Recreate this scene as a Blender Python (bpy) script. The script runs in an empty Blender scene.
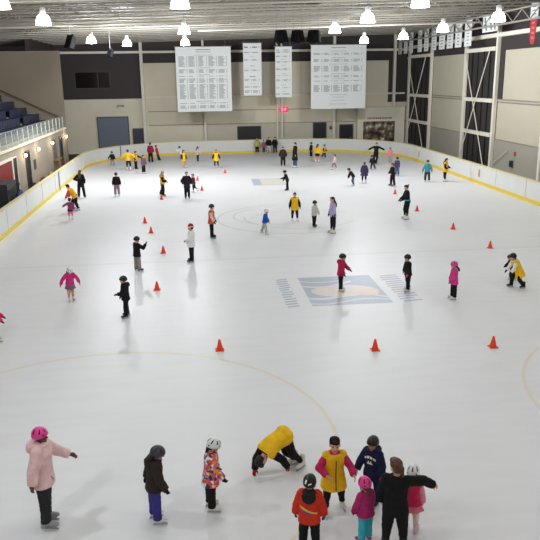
import bpy, bmesh, math, random
from mathutils import Vector, Matrix, noise
from mathutils.bvhtree import BVHTree
random.seed(7)
V = Vector
scn = bpy.context.scene
COL = scn.collection
R = math.radians
CAM = V((-4.631, -2.407, 6.549))

# ------------------------------------------------------------------ materials
MATS = {}
def s2l(c):
    return tuple((x/12.92 if x <= .04045 else ((x+.055)/1.055)**2.4) for x in [v/255 for v in c])
def mat(name, rgb, rough=.7, metal=0., spec=.4, emit=None, var=0., vscale=8., bump=0., bscale=60., alpha=1.):
    if name in MATS: return MATS[name]
    m = bpy.data.materials.new(name); m.use_nodes = True
    nt = m.node_tree; b = nt.nodes['Principled BSDF']
    c = s2l(rgb)
    b.inputs['Base Color'].default_value = (*c, 1)
    b.inputs['Roughness'].default_value = rough
    b.inputs['Metallic'].default_value = metal
    b.inputs['Specular IOR Level'].default_value = spec
    if alpha < 1: b.inputs['Alpha'].default_value = alpha
    if emit:
        b.inputs['Emission Color'].default_value = (*s2l(emit[0]), 1)
        b.inputs['Emission Strength'].default_value = emit[1]
    if var or bump:
        tc = nt.nodes.new('ShaderNodeTexCoord')
    if var:
        n = nt.nodes.new('ShaderNodeTexNoise'); n.inputs['Scale'].default_value = vscale; n.inputs['Detail'].default_value = 3
        nt.links.new(tc.outputs['Object'], n.inputs['Vector'])
        rp = nt.nodes.new('ShaderNodeValToRGB')
        rp.color_ramp.elements[0].position = .3; rp.color_ramp.elements[1].position = .7
        rp.color_ramp.elements[0].color = (*[x*(1-var) for x in c], 1)
        rp.color_ramp.elements[1].color = (*[min(1, x*(1+var)) for x in c], 1)
        nt.links.new(n.outputs['Fac'], rp.inputs['Fac']); nt.links.new(rp.outputs['Color'], b.inputs['Base Color'])
    if bump:
        n2 = nt.nodes.new('ShaderNodeTexNoise'); n2.inputs['Scale'].default_value = bscale
        bp = nt.nodes.new('ShaderNodeBump'); bp.inputs['Strength'].default_value = bump; bp.inputs['Distance'].default_value = .01
        nt.links.new(tc.outputs['Object'], n2.inputs['Vector'])
        nt.links.new(n2.outputs['Fac'], bp.inputs['Height']); nt.links.new(bp.outputs['Normal'], b.inputs['Normal'])
    MATS[name] = m
    return m
def cloth(name, rgb): return mat('cloth_'+name, rgb, .85, spec=.2, var=.12, vscale=9, bump=.25, bscale=90)

def ice_material():
    m = bpy.data.materials.new('ice'); m.use_nodes = True
    nt = m.node_tree; b = nt.nodes['Principled BSDF']; L = nt.links
    tc = nt.nodes.new('ShaderNodeTexCoord')
    n1 = nt.nodes.new('ShaderNodeTexNoise'); n1.inputs['Scale'].default_value = .35; n1.inputs['Detail'].default_value = 5
    n2 = nt.nodes.new('ShaderNodeTexNoise'); n2.inputs['Scale'].default_value = 3.0; n2.inputs['Detail'].default_value = 6
    mp = nt.nodes.new('ShaderNodeMapping'); mp.inputs['Scale'].default_value = (.25, 1.2, 1)
    L.new(tc.outputs['Object'], n1.inputs['Vector']); L.new(tc.outputs['Object'], mp.inputs['Vector']); L.new(mp.outputs['Vector'], n2.inputs['Vector'])
    mx = nt.nodes.new('ShaderNodeMath'); mx.operation = 'ADD'
    L.new(n1.outputs['Fac'], mx.inputs[0]); L.new(n2.outputs['Fac'], mx.inputs[1])
    rp = nt.nodes.new('ShaderNodeValToRGB')
    rp.color_ramp.elements[0].position = .62; rp.color_ramp.elements[1].position = 1.3
    rp.color_ramp.elements[0].color = (.735, .738, .745, 1); rp.color_ramp.elements[1].color = (.775, .778, .782, 1)
    hf = nt.nodes.new('ShaderNodeMath'); hf.operation = 'MULTIPLY'; hf.inputs[1].default_value = .95
    L.new(mx.outputs[0], hf.inputs[0]); L.new(hf.outputs[0], rp.inputs['Fac']); L.new(rp.outputs['Color'], b.inputs['Base Color'])
    rr = nt.nodes.new('ShaderNodeMapRange'); rr.inputs['To Min'].default_value = .33; rr.inputs['To Max'].default_value = .42
    L.new(n2.outputs['Fac'], rr.inputs['Value']); L.new(rr.outputs['Result'], b.inputs['Roughness'])
    b.inputs['Specular IOR Level'].default_value = .13
    bp = nt.nodes.new('ShaderNodeBump'); bp.inputs['Strength'].default_value = .015
    L.new(n2.outputs['Fac'], bp.inputs['Height']); L.new(bp.outputs['Normal'], b.inputs['Normal'])
    return m
def corrugated(name, rgb, axis, freq, depth=.3):
    m = mat(name, rgb, .6); nt = m.node_tree; b = nt.nodes['Principled BSDF']
    tc = nt.nodes.new('ShaderNodeTexCoord'); w = nt.nodes.new('ShaderNodeTexWave')
    w.bands_direction = axis; w.inputs['Scale'].default_value = freq
    bp = nt.nodes.new('ShaderNodeBump'); bp.inputs['Strength'].default_value = depth; bp.inputs['Distance'].default_value = .05
    nt.links.new(tc.outputs['Object'], w.inputs['Vector']); nt.links.new(w.outputs['Fac'], bp.inputs['Height'])
    nt.links.new(bp.outputs['Normal'], b.inputs['Normal'])
    return m
def patchwork():
    m = bpy.data.materials.new('cloth_patchwork'); m.use_nodes = True
    nt = m.node_tree; b = nt.nodes['Principled BSDF']; b.inputs['Roughness'].default_value = .7
    tc = nt.nodes.new('ShaderNodeTexCoord'); v = nt.nodes.new('ShaderNodeTexVoronoi'); v.inputs['Scale'].default_value = 24
    nt.links.new(tc.outputs['Object'], v.inputs['Vector'])
    sp = nt.nodes.new('ShaderNodeSeparateColor'); nt.links.new(v.outputs['Color'], sp.inputs['Color'])
    rp = nt.nodes.new('ShaderNodeValToRGB'); rp.color_ramp.interpolation = 'CONSTANT'
    cols = [(232,98,48),(222,62,72),(236,226,228),(58,86,140),(238,150,70),(214,96,130),(44,52,92),(240,236,236)]
    el = rp.color_ramp.elements
    while len(el) < len(cols): el.new(.5)
    for i, c in enumerate(cols):
        el[i].position = i/len(cols); el[i].color = (*s2l(c), 1)
    nt.links.new(sp.outputs[0], rp.inputs['Fac']); nt.links.new(rp.outputs['Color'], b.inputs['Base Color'])
    MATS['cloth_patchwork'] = m
    return m
def plaid():
    m = bpy.data.materials.new('cloth_plaid'); m.use_nodes = True
    nt = m.node_tree; b = nt.nodes['Principled BSDF']; b.inputs['Roughness'].default_value = .85
    tc = nt.nodes.new('ShaderNodeTexCoord'); c = nt.nodes.new('ShaderNodeTexChecker'); c.inputs['Scale'].default_value = 28
    c.inputs['Color1'].default_value = (*s2l((150,110,140)), 1); c.inputs['Color2'].default_value = (*s2l((92,72,98)), 1)
    nt.links.new(tc.outputs['Object'], c.inputs['Vector']); nt.links.new(c.outputs['Color'], b.inputs['Base Color'])
    return m
def mural_material():
    m = bpy.data.materials.new('mural'); m.use_nodes = True
    nt = m.node_tree; b = nt.nodes['Principled BSDF']; b.inputs['Roughness'].default_value = .5
    tc = nt.nodes.new('ShaderNodeTexCoord'); v = nt.nodes.new('ShaderNodeTexNoise'); v.inputs['Scale'].default_value = 1.7; v.inputs['Detail'].default_value = 4
    nt.links.new(tc.outputs['Object'], v.inputs['Vector'])
    rp = nt.nodes.new('ShaderNodeValToRGB'); el = rp.color_ramp.elements
    st = [(.34,(24,22,26)),(.43,(58,52,50)),(.475,(150,84,70)),(.5,(70,66,70)),(.58,(150,140,104)),(.66,(222,218,210))]
    while len(el) < len(st): el.new(.5)
    for i, (p, c) in enumerate(st): el[i].position = p; el[i].color = (*s2l(c), 1)
    nt.links.new(v.outputs['Fac'], rp.inputs['Fac']); nt.links.new(rp.outputs['Color'], b.inputs['Base Color'])
    return m

# ------------------------------------------------------------------ mesh helpers
def link(name, me, m=None, parent=None, loc=None):
    o = bpy.data.objects.new(name, me); COL.objects.link(o)
    if m is not None:
        ms = m if isinstance(m, (list, tuple)) else [m]
        if len(me.materials) == 0:
            for x in ms: me.materials.append(x)
    if parent: o.parent = parent
    if loc is not None: o.location = loc
    return o
def mesh_of(bm, name='m', smooth=False):
    bmesh.ops.recalc_face_normals(bm, faces=bm.faces[:])
    me = bpy.data.meshes.new(name); bm.to_mesh(me); bm.free()
    if smooth:
        for p in me.polygons: p.use_smooth = True
    return me
def obj(name, bm, m, parent=None, loc=None, smooth=False):
    return link(name, mesh_of(bm, name, smooth), m, parent, loc)
def empty(name, loc, rz=0):
    o = bpy.data.objects.new(name, None); COL.objects.link(o); o.location = loc; o.rotation_euler = (0, 0, rz); o.empty_display_size = .2
    return o
def tag(o, label, cat, group=None):
    o['label'] = label; o['category'] = cat
    if group: o['group'] = group
    return o
def struct(o): o['kind'] = 'structure'; return o
def box(bm, a, b, mi=0):
    x0, y0, z0 = a; x1, y1, z1 = b
    vs = [bm.verts.new(p) for p in ((x0,y0,z0),(x1,y0,z0),(x1,y1,z0),(x0,y1,z0),(x0,y0,z1),(x1,y0,z1),(x1,y1,z1),(x0,y1,z1))]
    for f in ((0,3,2,1),(4,5,6,7),(0,1,5,4),(1,2,6,5),(2,3,7,6),(3,0,4,7)):
        bm.faces.new([vs[i] for i in f]).material_index = mi
    return vs
def boxes(*ab):
    bm = bmesh.new()
    for a, b in ab: box(bm, a, b)
    return bm
def rings(bm, rs, cap=True, mi=0):
    """rs: list of rings, each a list of points (same count)."""
    vr = [[bm.verts.new(p) for p in r] for r in rs]
    n = len(vr[0])
    for a, b in zip(vr, vr[1:]):
        for i in range(n):
            bm.faces.new((a[i], a[(i+1) % n], b[(i+1) % n], b[i])).material_index = mi
    if cap:
        bm.faces.new(vr[0][::-1]).material_index = mi; bm.faces.new(vr[-1]).material_index = mi
    return vr
def frame_of(d):
    d = d.normalized(); a = V((0, 0, 1)) if abs(d.z) < .9 else V((0, 1, 0))
    u = d.cross(a).normalized(); w = d.cross(u).normalized()
    return u, w
def tube(bm, p0, p1, r0, r1=None, n=8, mi=0):
    p0, p1 = V(p0), V(p1); r1 = r0 if r1 is None else r1
    u, w = frame_of(p1-p0)
    c = [(math.cos(2*math.pi*i/n), math.sin(2*math.pi*i/n)) for i in range(n)]
    rings(bm, [[p0+(u*a+w*b)*r0 for a, b in c], [p1+(u*a+w*b)*r1 for a, b in c]], mi=mi)
def bar(bm, p0, p1, w, h):
    """square bar between two points; w across, h other way"""
    p0, p1 = V(p0), V(p1); d = (p1-p0).normalized(); a = V((0, 0, 1)) if abs(d.z) < .95 else V((0, 1, 0))
    u = d.cross(a).normalized(); q = u.cross(d).normalized()
    c = ((-.5,-.5),(.5,-.5),(.5,.5),(-.5,.5))
    rings(bm, [[p+u*(i*w)+q*(j*h) for i, j in c] for p in (p0, p1)])
def lathe(bm, prof, n=16, c=(0, 0, 0), mi=0, cap=True):
    c = V(c)
    rings(bm, [[c+V((r*math.cos(2*math.pi*i/n), r*math.sin(2*math.pi*i/n), z)) for i in range(n)] for r, z in prof], cap=cap, mi=mi)
# shapes for remeshed organic solids
def capsule(bm, p0, r0, p1, r1, n=12):
    p0, p1 = V(p0), V(p1); d = p1-p0
    if d.length < 1e-5: d = V((0, 0, .001)); p1 = p0+d
    dn = d.normalized(); u, w = frame_of(d)
    c = [(math.cos(2*math.pi*i/n), math.sin(2*math.pi*i/n)) for i in range(n)]
    rs = []
    for a in (80, 55, 28): rs.append((p0-dn*(r0*math.sin(R(a))), r0*math.cos(R(a))))
    rs.append((p0, r0)); rs.append((p1, r1))
    for a in (28, 55, 80): rs.append((p1+dn*(r1*math.sin(R(a))), r1*math.cos(R(a))))
    rings(bm, [[p+(u*a+w*b)*r for a, b in c] for p, r in rs])
def ell(bm, c, rx, ry, rz, M=None, n=14, k=9):
    c = V(c); rs = []
    for j in range(k):
        t = math.pi*(j+.35)/(k-.3)
        rs.append([V((rx*math.sin(t)*math.cos(2*math.pi*i/n), ry*math.sin(t)*math.sin(2*math.pi*i/n), rz*math.cos(t))) for i in range(n)])
    if M is not None: rs = [[M @ p for p in r] for r in rs]
    rings(bm, [[c+p for p in r] for r in rs])
def oval(c, u, w, n=18, e=1.0):
    out = []
    for i in range(n):
        a = 2*math.pi*i/n; ca, sa = math.cos(a), math.sin(a)
        out.append(c+u*(math.copysign(abs(ca)**e, ca))+w*(math.copysign(abs(sa)**e, sa)))
    return out
def remesh(bm, vox, smooth=3, wr=0., seed=0., wscale=16.):
    bmesh.ops.recalc_face_normals(bm, faces=bm.faces[:])
    me = bpy.data.meshes.new('tmp'); bm.to_mesh(me); bm.free()
    o = bpy.data.objects.new('tmp', me); COL.objects.link(o)
    md = o.modifiers.new('r', 'REMESH'); md.mode = 'VOXEL'; md.voxel_size = vox
    if smooth:
        s = o.modifiers.new('s', 'SMOOTH'); s.iterations = smooth; s.factor = .5
    dg = bpy.context.evaluated_depsgraph_get(); dg.update()
    out = bpy.data.meshes.new_from_object(o.evaluated_get(dg))
    bpy.data.objects.remove(o); bpy.data.meshes.remove(me)
    out.materials.clear()
    if wr:
        nr = [v.normal.copy() for v in out.vertices]
        for v, q in zip(out.vertices, nr):
            p = v.co
            k = noise.noise(V((p.x*wscale*.6+seed, p.y*wscale*.6, p.z*wscale*1.3)))
            k2 = noise.noise(V((p.x*wscale*1.7, p.y*wscale*1.7+seed, p.z*wscale*2.2)))
            v.co = p+q*(wr*(k+.4*k2))
    for p in out.polygons: p.use_smooth = True
    return out

# ------------------------------------------------------------------ palette
M_wall = mat('painted_wall', (226,218,196), .75, var=.03, vscale=.6)
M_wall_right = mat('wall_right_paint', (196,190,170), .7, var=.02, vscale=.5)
M_wall_low = mat('wall_low', (206,199,182), .75, var=.03, vscale=.6)
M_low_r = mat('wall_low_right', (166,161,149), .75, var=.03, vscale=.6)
M_side = mat('concourse_wall', (158,147,132), .75, var=.03, vscale=.7)
M_dark = corrugated('dark_siding', (62,54,55), 'Z', 6., .25)
M_steel = mat('painted_steel', (234,229,214), .5)
M_ceil = corrugated('roof_deck', (92,88,79), 'Y', 3., .5)
M_conc = mat('rubber_floor', (70,66,64), .8, var=.1)
M_board = mat('dasher_white', (216,217,213), .35, var=.02, vscale=1.5)
M_yel = mat('kick_yellow', (226,196,60), .4)
M_cap = mat('cap_cream', (226,212,164), .45)
M_black = mat('black_plastic', (22,22,24), .5)
M_grey = mat('grey_metal', (130,132,134), .45, metal=.3)
M_door = mat('door_grey', (74,76,82), .5)
M_garage = corrugated('shutter_blue_grey', (112,122,136), 'Z', 2.2, .3)
M_glass_dark = mat('night_glass', (26,25,26), .12, spec=.6)
M_curtain = corrugated('pane_fold', (52,48,46), 'Y', 1.6, .6)
M_seat = mat('seat_blue', (26,30,52), .55)
M_white = mat('white_paint', (236,236,232), .5)
M_paper = mat('banner_white', (226,230,228), .8)
M_ink = mat('banner_ink', (136,140,143), .8)
M_red = mat('sign_red', (186,30,40), .5)
M_orange = mat('cone_orange', (238,72,36), .5)
M_skin = mat('skin_light', (214,164,138), .6)
M_skin_b = mat('skin_tan', (180,124,94), .6)
M_skin_d = mat('skin_brown', (104,66,50), .6)
M_eye = mat('eye_dark', (30,22,20), .3)
M_lip = mat('lip', (150,80,78), .5)
M_hair_b = mat('hair_black', (26,22,22), .6, var=.2, vscale=40)
M_hair_br = mat('hair_brown', (86,58,40), .6, var=.3, vscale=40)
M_hair_bl = mat('hair_blond', (178,138,84), .6, var=.2, vscale=40)
M_blade = mat('skate_steel', (170,174,180), .3, metal=.8)
M_vent = mat('vent_black', (14,14,16), .6)
M_ice = ice_material()

# ------------------------------------------------------------------ the setting
W2, LEN, RAD = 12.95, 60.96, 8.53
def rink_loop(off=0., seg=14):
    pts = []
    r = RAD+off
    for cx, cy, a0 in ((W2-RAD, RAD, -90), (W2-RAD, LEN-RAD, 0), (-W2+RAD, LEN-RAD, 90), (-W2+RAD, RAD, 180)):
        for i in range(seg+1):
            a = R(a0+90*i/seg); pts.append((cx+r*math.cos(a), cy+r*math.sin(a)))
    return pts
def ring_wall(bm, o0, o1, z0, z1, mi=0):
    a, b = rink_loop(o0), rink_loop(o1); n = len(a)
    q = [[bm.verts.new((*p, z)) for p in l] for l, z in ((a, z0), (a, z1), (b, z1), (b, z0))]
    for k in range(4):
        c, d = q[k], q[(k+1) % 4]
        for i in range(n): bm.faces.new((c[i], c[(i+1) % n], d[(i+1) % n], d[i])).material_index = mi

struct(obj('floor', boxes(((-22,-8,-.25),(16.2,64.3,-.02))), M_conc))
bm = bmesh.new(); vs = [bm.verts.new((*p, 0)) for p in rink_loop(.02)]; bm.faces.new(vs)
vs2 = [bm.verts.new((*p, -.019)) for p in rink_loop(.02)]; bm.faces.new(vs2[::-1])
for i in range(len(vs)): bm.faces.new((vs[i], vs2[i], vs2[(i+1) % len(vs)], vs[(i+1) % len(vs)]))
ice = struct(obj('ice_floor', bm, M_ice))

def flat(name, polys, m, z, label=None):
    bm = bmesh.new()
    for p in polys: bm.faces.new([bm.verts.new((x, y, z)) for x, y in p])
    o = obj(name, bm, m, ice)
    if label: o['label'] = label
    return o
def arc(cx, cy, r, w, a0, a1, n=64):
    out = []
    for i in range(n):
        a, b = R(a0+(a1-a0)*i/n), R(a0+(a1-a0)*(i+1)/n)
        out.append([(cx+(r+s)*math.cos(t), cy+(r+s)*math.sin(t)) for s, t in ((-w/2,a),(w/2,a),(w/2,b),(-w/2,b))])
    return out
M_line = mat('painted_line', (228,218,197), .38, spec=.13)
M_line_g = mat('painted_line_grey', (204,206,200), .38, spec=.13)
M_blue = mat('painted_blue', (178,185,197), .38, spec=.13, var=.05)
M_peach = mat('painted_peach', (222,214,206), .38, spec=.13, var=.04)
M_pale = mat('painted_pale', (213,217,220), .38, spec=.13)
for sx in (-6.7, 6.7):
    for cy in (9.45, LEN-9.45):
        if cy > 30: continue
        flat('face_off_circle', arc(sx, cy, 4.55, .07, 0, 360, 96), M_line, .002, 'faded beige painted circle line')
flat('zone_line', [[(-W2,22.75),(W2,22.75),(W2,23.0),(-W2,23.0)]], mat('painted_line_faint', (222,221,218), .38, spec=.13), .0016, 'very faint painted line across the ice')
flat('centre_circle', arc(0, LEN/2, 3.6, .09, 95, 300) + arc(-.7, LEN/2+.6, 2.1, .08, 120, 290) + arc(.6, LEN/2-1.2, 3.0, .07, 40, 150) + arc(.4, LEN/2+.1, 2.7, .07, 170, 330), M_line_g, .002, 'thin grey swirling centre circle lines')
# square emblem with waves, a pale ribbon shape and rotated lettering at both sides
sq = [[(-1.3,16.9),(1.16,16.9),(1.16,19.95),(-1.3,19.95)]]
flat('ice_emblem', sq, M_blue, .0018, 'faded blue square emblem in the ice')
def band(f, w, x0=-1.3, x1=1.16, n=24):
    out = []
    for i in range(n):
        a, b = x0+(x1-x0)*i/n, x0+(x1-x0)*(i+1)/n
        out.append([(a, f(a)), (b, f(b)), (b, f(b)+w), (a, f(a)+w)])
    return out
flat('wave_stripe', band(lambda x: 17.55+.35*math.sin(2*x+.6)-.25*x, .2)+band(lambda x: 17.15+.25*math.sin(2*x+.4)-.1*x, .1)+band(lambda x: 19.15+.45*math.sin(1.6*x-.4), .16, -1.3, .4)+band(lambda x: 19.55+.3*math.sin(1.8*x-.6), .1, -1.3, .1), M_pale, .0034, 'pale wave stripes across the emblem')
def blob(cx, cy, rx, ry, n=28): return [(cx+rx*math.cos(2*math.pi*i/n), cy+ry*math.sin(2*math.pi*i/n)) for i in range(n)]
flat('ribbon_shape', [blob(-.1, 18.3, 1.0, .62)], M_peach, .0042, 'faded peach rounded shape on the emblem')
flat('round_shape', [blob(.62, 18.15, .42, .5)], mat('painted_apricot', (226,210,196), .38, spec=.13), .0058, 'apricot round shape on the emblem')
def strokes(x0, x1, y0, y1, n, seed):
    rr = random.Random(seed); out = []
    for i in range(n):
        y = y0+(y1-y0)*(i+.1)/n; h = (y1-y0)/n*.5; k = i % 3
        a = x0+(.0 if k else .08)*(x1-x0); b = x1-(.3*rr.random() if k == 1 else 0)*(x1-x0)
        s = (y1-y0)/n*.35
        out.append([(a, y), (b, y+s), (b, y+s+h), (a, y+h)])
    return out
flat('ice_lettering', strokes(-2.07,-1.68,16.85,19.95,13,1), M_blue, .0018, 'faded rotated lettering left of the emblem')
flat('ice_lettering', strokes(1.45,2.1,16.9,19.9,13,2), M_blue, .0018, 'faded rotated lettering right of the emblem')
flat('far_emblem', [[(-.9,41.4),(1.15,41.3),(1.3,43.9),(-.84,44.1)]], mat('painted_sand', (216,211,200), .38, spec=.13), .0018, 'faded far ice emblem')
flat('far_emblem_edge', [[(-.9,41.4),(-.35,41.4),(-.3,44.1),(-.84,44.1)], [(-.9,41.25),(1.15,41.15),(1.15,41.3),(-.9,41.4)], [(-.84,44.1),(1.3,43.9),(1.3,44.05),(-.84,44.25)]], M_blue, .0024, 'blue edge of the far emblem')

rb = tag(empty('rink_boards', (0, LEN, 0)), 'long white dasher boards with a yellow kick strip ringing the ice', 'rink boards')
def rbobj(name, bm, m, label=None):
    o = obj(name, bm, m, rb); o.location = (0, -LEN, 0)
    if label: o['label'] = label
    return o
bm = bmesh.new(); ring_wall(bm, .02, .14, .2, 1.14); rbobj('board_wall', bm, M_board)
bm = bmesh.new(); ring_wall(bm, .0, .14, .0, .2); rbobj('kick_plate', bm, M_yel, 'yellow kick plate along the foot of the boards')
bm = bmesh.new(); ring_wall(bm, -.01, .19, 1.14, 1.19); rbobj('cap_rail', bm, M_cap, 'cream cap rail along the top')
M_seam = mat('seam_grey', (209,211,207), .5)
for k in range(4):
    rbobj('panel_seam', boxes(((-4.5+3*k-.01, LEN+.005, .2), (-4.5+3*k+.01, LEN+.03, 1.14))), M_seam)
for k in range(12):
    for q in (-1, 1):
        yy = 10+3.8*k; rbobj('panel_seam', boxes(((q*(W2+.012)-.012, yy-.01, .2), (q*(W2+.012)+.012, yy+.01, 1.14))), M_seam)
M_tan = mat('latch_tan', (196,156,104), .5)
for x, y, h, m, nm in ((-12.94,41.6,1.16,M_grey,'gate_post'),(-12.94,40.4,.7,M_white,'gate_latch'),(12.94,39.0,.45,M_tan,'gate_latch'),(12.94,50.8,.45,M_tan,'gate_latch')):
    z0 = .02 if nm == 'gate_post' else .45
    rbobj(nm, boxes(((x-.03, y-.06, z0), (x+.03, y+.06, z0+h))), m)
a = R(138); px, py = -W2+RAD+RAD*math.cos(a), LEN-RAD+RAD*math.sin(a)
rbobj('gate_post', boxes(((px-.05, py-.05, .2), (px+.05, py+.05, 1.17))), M_grey)

def zb(x): return 9.8+.022*(x+8)            # underside of the joists
# walls
def wallbox(name, a, b, m): return struct(obj(name, boxes((a, b)), m))
bw = wallbox('wall_back', (-16.9,64,0), (16,64.25,11.3), M_wall)
def bwp(name, a, b, m, label=None):
    o = obj(name, boxes((a, b)), m, bw)
    if label: o['label'] = label
    return o
bwp('siding_panel', (-16.6,63.93,4.9), (-8.9,64,11.3), M_dark, 'dark upper wall panel')
bwp('siding_panel', (-8.9,63.93,8.0), (16,64,11.3), M_dark, 'dark upper wall band')
bwp('siding_panel', (14.0,63.93,4.2), (16,64,8.0), M_dark, 'dark narrow wall panel')
bwp('lower_panel', (-3.4,63.96,0), (16,64,2.45), M_wall_low, 'slightly darker lower wall')
for z in (3.7, 5.0): bwp('panel_joint', (-8.6,63.95,z-.03), (16,64,z+.03), mat('joint', (150,142,128), .8))
bwp('panel_joint', (-8.6,63.95,2.43), (16,64,2.49), mat('joint', (150,142,128), .8))
tn = [0]
def trim(a, b, m=M_steel):
    tn[0] += 1
    return struct(obj('trim_%d' % tn[0], boxes((a, b)), m))
trim((-16.6,63.7,8.85), (16,63.93,9.05))
trim((-8.7,63.8,4.93), (15.6,63.95,5.07))
for x, w in ((-8.95,.26),(-3.4,.2),(3.35,.14),(3.8,.14),(8.75,.24),(14.5,.24)):
    trim((x-w/2,63.6,0), (x+w/2,63.9,zb(x)+.3))
bwp('dark_recess', (3.43,63.9,4.9), (3.72,63.99,8.0), M_dark)
wallbox('wall_return', (-16.9,54.2,0), (-16.6,64.25,11.3), M_dark)
wallbox('wall_end_stand', (-22,54,0), (-14.4,54.2,8.75), mat('wall_shaded', (126,117,100), .8, var=.03, vscale=.6))  # beige wall standing in shade, the shade put into its darker colour
wallbox('wall_left_outer', (-22.25,-8,0), (-22,64.25,11.3), M_dark)
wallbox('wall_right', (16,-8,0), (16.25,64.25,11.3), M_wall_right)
wallbox('wall_front', (-22,-8.25,0), (16.2,-8,11.3), M_wall)
bm = bmesh.new()
n = 1
rings(bm, [[(-22.2,-8.2,zb(-22)+.8),(16.2,-8.2,zb(16)+.8),(16.2,-8.2,zb(16)+1.0),(-22.2,-8.2,zb(-22)+1.0)],
           [(-22.2,64.2,zb(-22)+.8),(16.2,64.2,zb(16)+.8),(16.2,64.2,zb(16)+1.0),(-22.2,64.2,zb(-22)+1.0)]])
struct(obj('ceiling', bm, M_ceil))

# right wall: bays, columns, girts
rw = bpy.data.objects['wall_right']
def rwp(name, a, b, m, label=None):
    o = obj(name, boxes((a, b)), m, rw)
    if label: o['label'] = label
    return o
rwp('siding_panel', (15.95,20,8.1), (16,63.9,11.3), M_dark, 'dark corrugated upper wall')
rwp('siding_panel', (15.95,43.2,4.95), (16,44,8.1), M_dark)
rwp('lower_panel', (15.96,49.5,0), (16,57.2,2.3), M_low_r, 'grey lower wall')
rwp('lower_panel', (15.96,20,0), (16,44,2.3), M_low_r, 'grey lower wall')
for z in (2.3, 4.78, 4.95):
    rwp('panel_joint', (15.93,20,z-.035), (15.97,44,z+.035), mat('joint', (150,142,128), .8))
    rwp('panel_joint', (15.93,49.5,z-.035), (15.97,57.2,z+.035), mat('joint', (150,142,128), .8))
for y in (63.4,57.2,49.5,44.0,37.0,31.0): trim((15.72,y-.14,0), (15.93,y+.14,zb(15.5)+.5))
trim((15.55,20,8.95), (15.93,63.5,9.2))
wn = [0]
def glass_bay(y0, y1):
    wn[0] += 1
    w = struct(empty('window_%d' % wn[0], (15.8, (y0+y1)/2, 0)))
    def P(name, bm, m):
        o = obj(name, bm, m, w); o.location = (-15.8, -(y0+y1)/2, 0); return o
    P('pane', boxes(((15.86,y0,.4),(15.94,y1,8.2))), M_curtain)
    bm = bmesh.new()
    k = 5
    for i in range(1, k): yy = y0+(y1-y0)*i/k; box(bm, (15.8,yy-.04,.4), (15.86,yy+.04,8.2))
    P('mullion', bm, M_black)
    bm = bmesh.new()
    for z in (2.55, 4.85, 8.25): box(bm, (15.68,y0,z-.13), (15.88,y1,z+.13))
    P('window_frame', bm, M_steel)
    bm = bmesh.new()
    tube(bm, (15.5,y0+.3,.3), (15.5,y1-.3,8.2), .035); tube(bm, (15.46,y0+.3,8.2), (15.46,y1-.3,.3), .035)
    P('cross_brace', bm, M_steel)
    bm = bmesh.new(); box(bm, (15.66,y1-.3,.0), (15.8,y1-.02,8.2)); P('window_post', bm, M_steel)
glass_bay(57.37, 63.23); glass_bay(44.17, 49.33)
# phone / fire point on the right wall
t = tag(empty('wall_telephone', (15.93,40.9,.75)), 'dark wall telephone box on the grey lower right wall under a small red sign', 'telephone')
obj('housing', boxes(((-.14,-.13,0),(0,.13,.42))), M_door, t); obj('handset', boxes(((-.2,-.11,.05),(-.14,-.04,.37))), M_black, t)
tag(obj('warning_sign', boxes(((-.03,-.1,0),(0,.1,.26))), mat('warning_red', (176,70,60), .5), None, (15.93,40.6,1.5)), 'small red sign above the telephone on the right wall', 'sign')
t = tag(empty('wall_handrail', (15.9,42.6,.6)), 'thin sloping pipe rail on the right wall beside the near column', 'handrail')
bm = bmesh.new(); tube(bm, (-.1,1.0,.1), (-.1,-1.0,1.1), .025); obj('rail', bm, M_steel, t)
bm = bmesh.new(); tube(bm, (0,-.9,1.05), (-.1,-.9,1.05), .02); tube(bm, (0,.9,.15), (-.1,.9,.15), .02); obj('bracket', bm, M_steel, t)

# back wall doors, shutter, window, mural
dn = [0]
def wall_door(x0, x1, z1, m, y=63.93, handle=True):
    dn[0] += 1
    d = struct(empty('door_%d' % dn[0], ((x0+x1)/2, y, 0))); h = (x1-x0)/2
    obj('door_leaf', boxes(((-h,-.03,0),(h,.03,z1))), m, d)
    obj('door_frame', boxes(((-h-.08,-.06,0),(-h,.03,z1+.08)),((h,-.06,0),(h+.08,.03,z1+.08)),((-h,-.06,z1),(h,.03,z1+.08))), M_door, d)
    if handle: obj('door_handle', boxes(((h-.25,-.1,.95),(h-.1,-.03,1.0))), M_grey, d)
wall_door(-13.2,-10.5,3.25,M_garage,63.9,False)
wall_door(-10.05,-9.2,2.15,mat('door_blue', (52,56,68), .5),63.9)
M_dd = mat('door_black', (30,30,33), .5)
wall_door(-.35,1.75,2.15,M_dd); wall_door(6.85,8.0,2.35,M_dd); wall_door(9.4,10.6,2.12,M_dd)
w = struct(empty('window_3', (-13.4, 63.9, 5.9)))
obj('pane', boxes(((-1.5,0,0),(1.5,.04,1.35))), M_glass_dark, w)
obj('window_frame', boxes(((-1.6,-.04,-.1),(1.6,.04,0)),((-1.6,-.04,1.35),(1.6,.04,1.43)),((-1.6,-.04,0),(-1.5,.04,1.35)),((1.5,-.04,0),(1.6,.04,1.35)),((.45,-.04,0),(.52,.04,1.35))), mat('frame_brown', (70,60,58), .6), w)
bwp('corner_block', (10.95,63.3,0), (15.5,63.99,3.75), mat('corner_block_paint', (240,234,216), .7, var=.02, vscale=.6), 'pale projecting block in the right corner')
t = tag(obj('wall_mural', boxes(((0,-.05,0),(3.05,0,2.0))), mural_material(), None, (11.5,63.3,.45)), 'large dark colourful picture on the back wall near the right corner', 'mural')
bm = bmesh.new(); rr = random.Random(4); x = 11.9
while x < 14.2:
    w_ = .06+.1*rr.random(); box(bm, (x, 63.27, 2.68), (x+w_, 63.31, 2.82)); x += w_+.05
tag(obj('wall_lettering', bm, mat('lettering_brown', (140,120,96), .7)), 'row of small brown lettering on the back wall above the picture', 'lettering')
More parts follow.
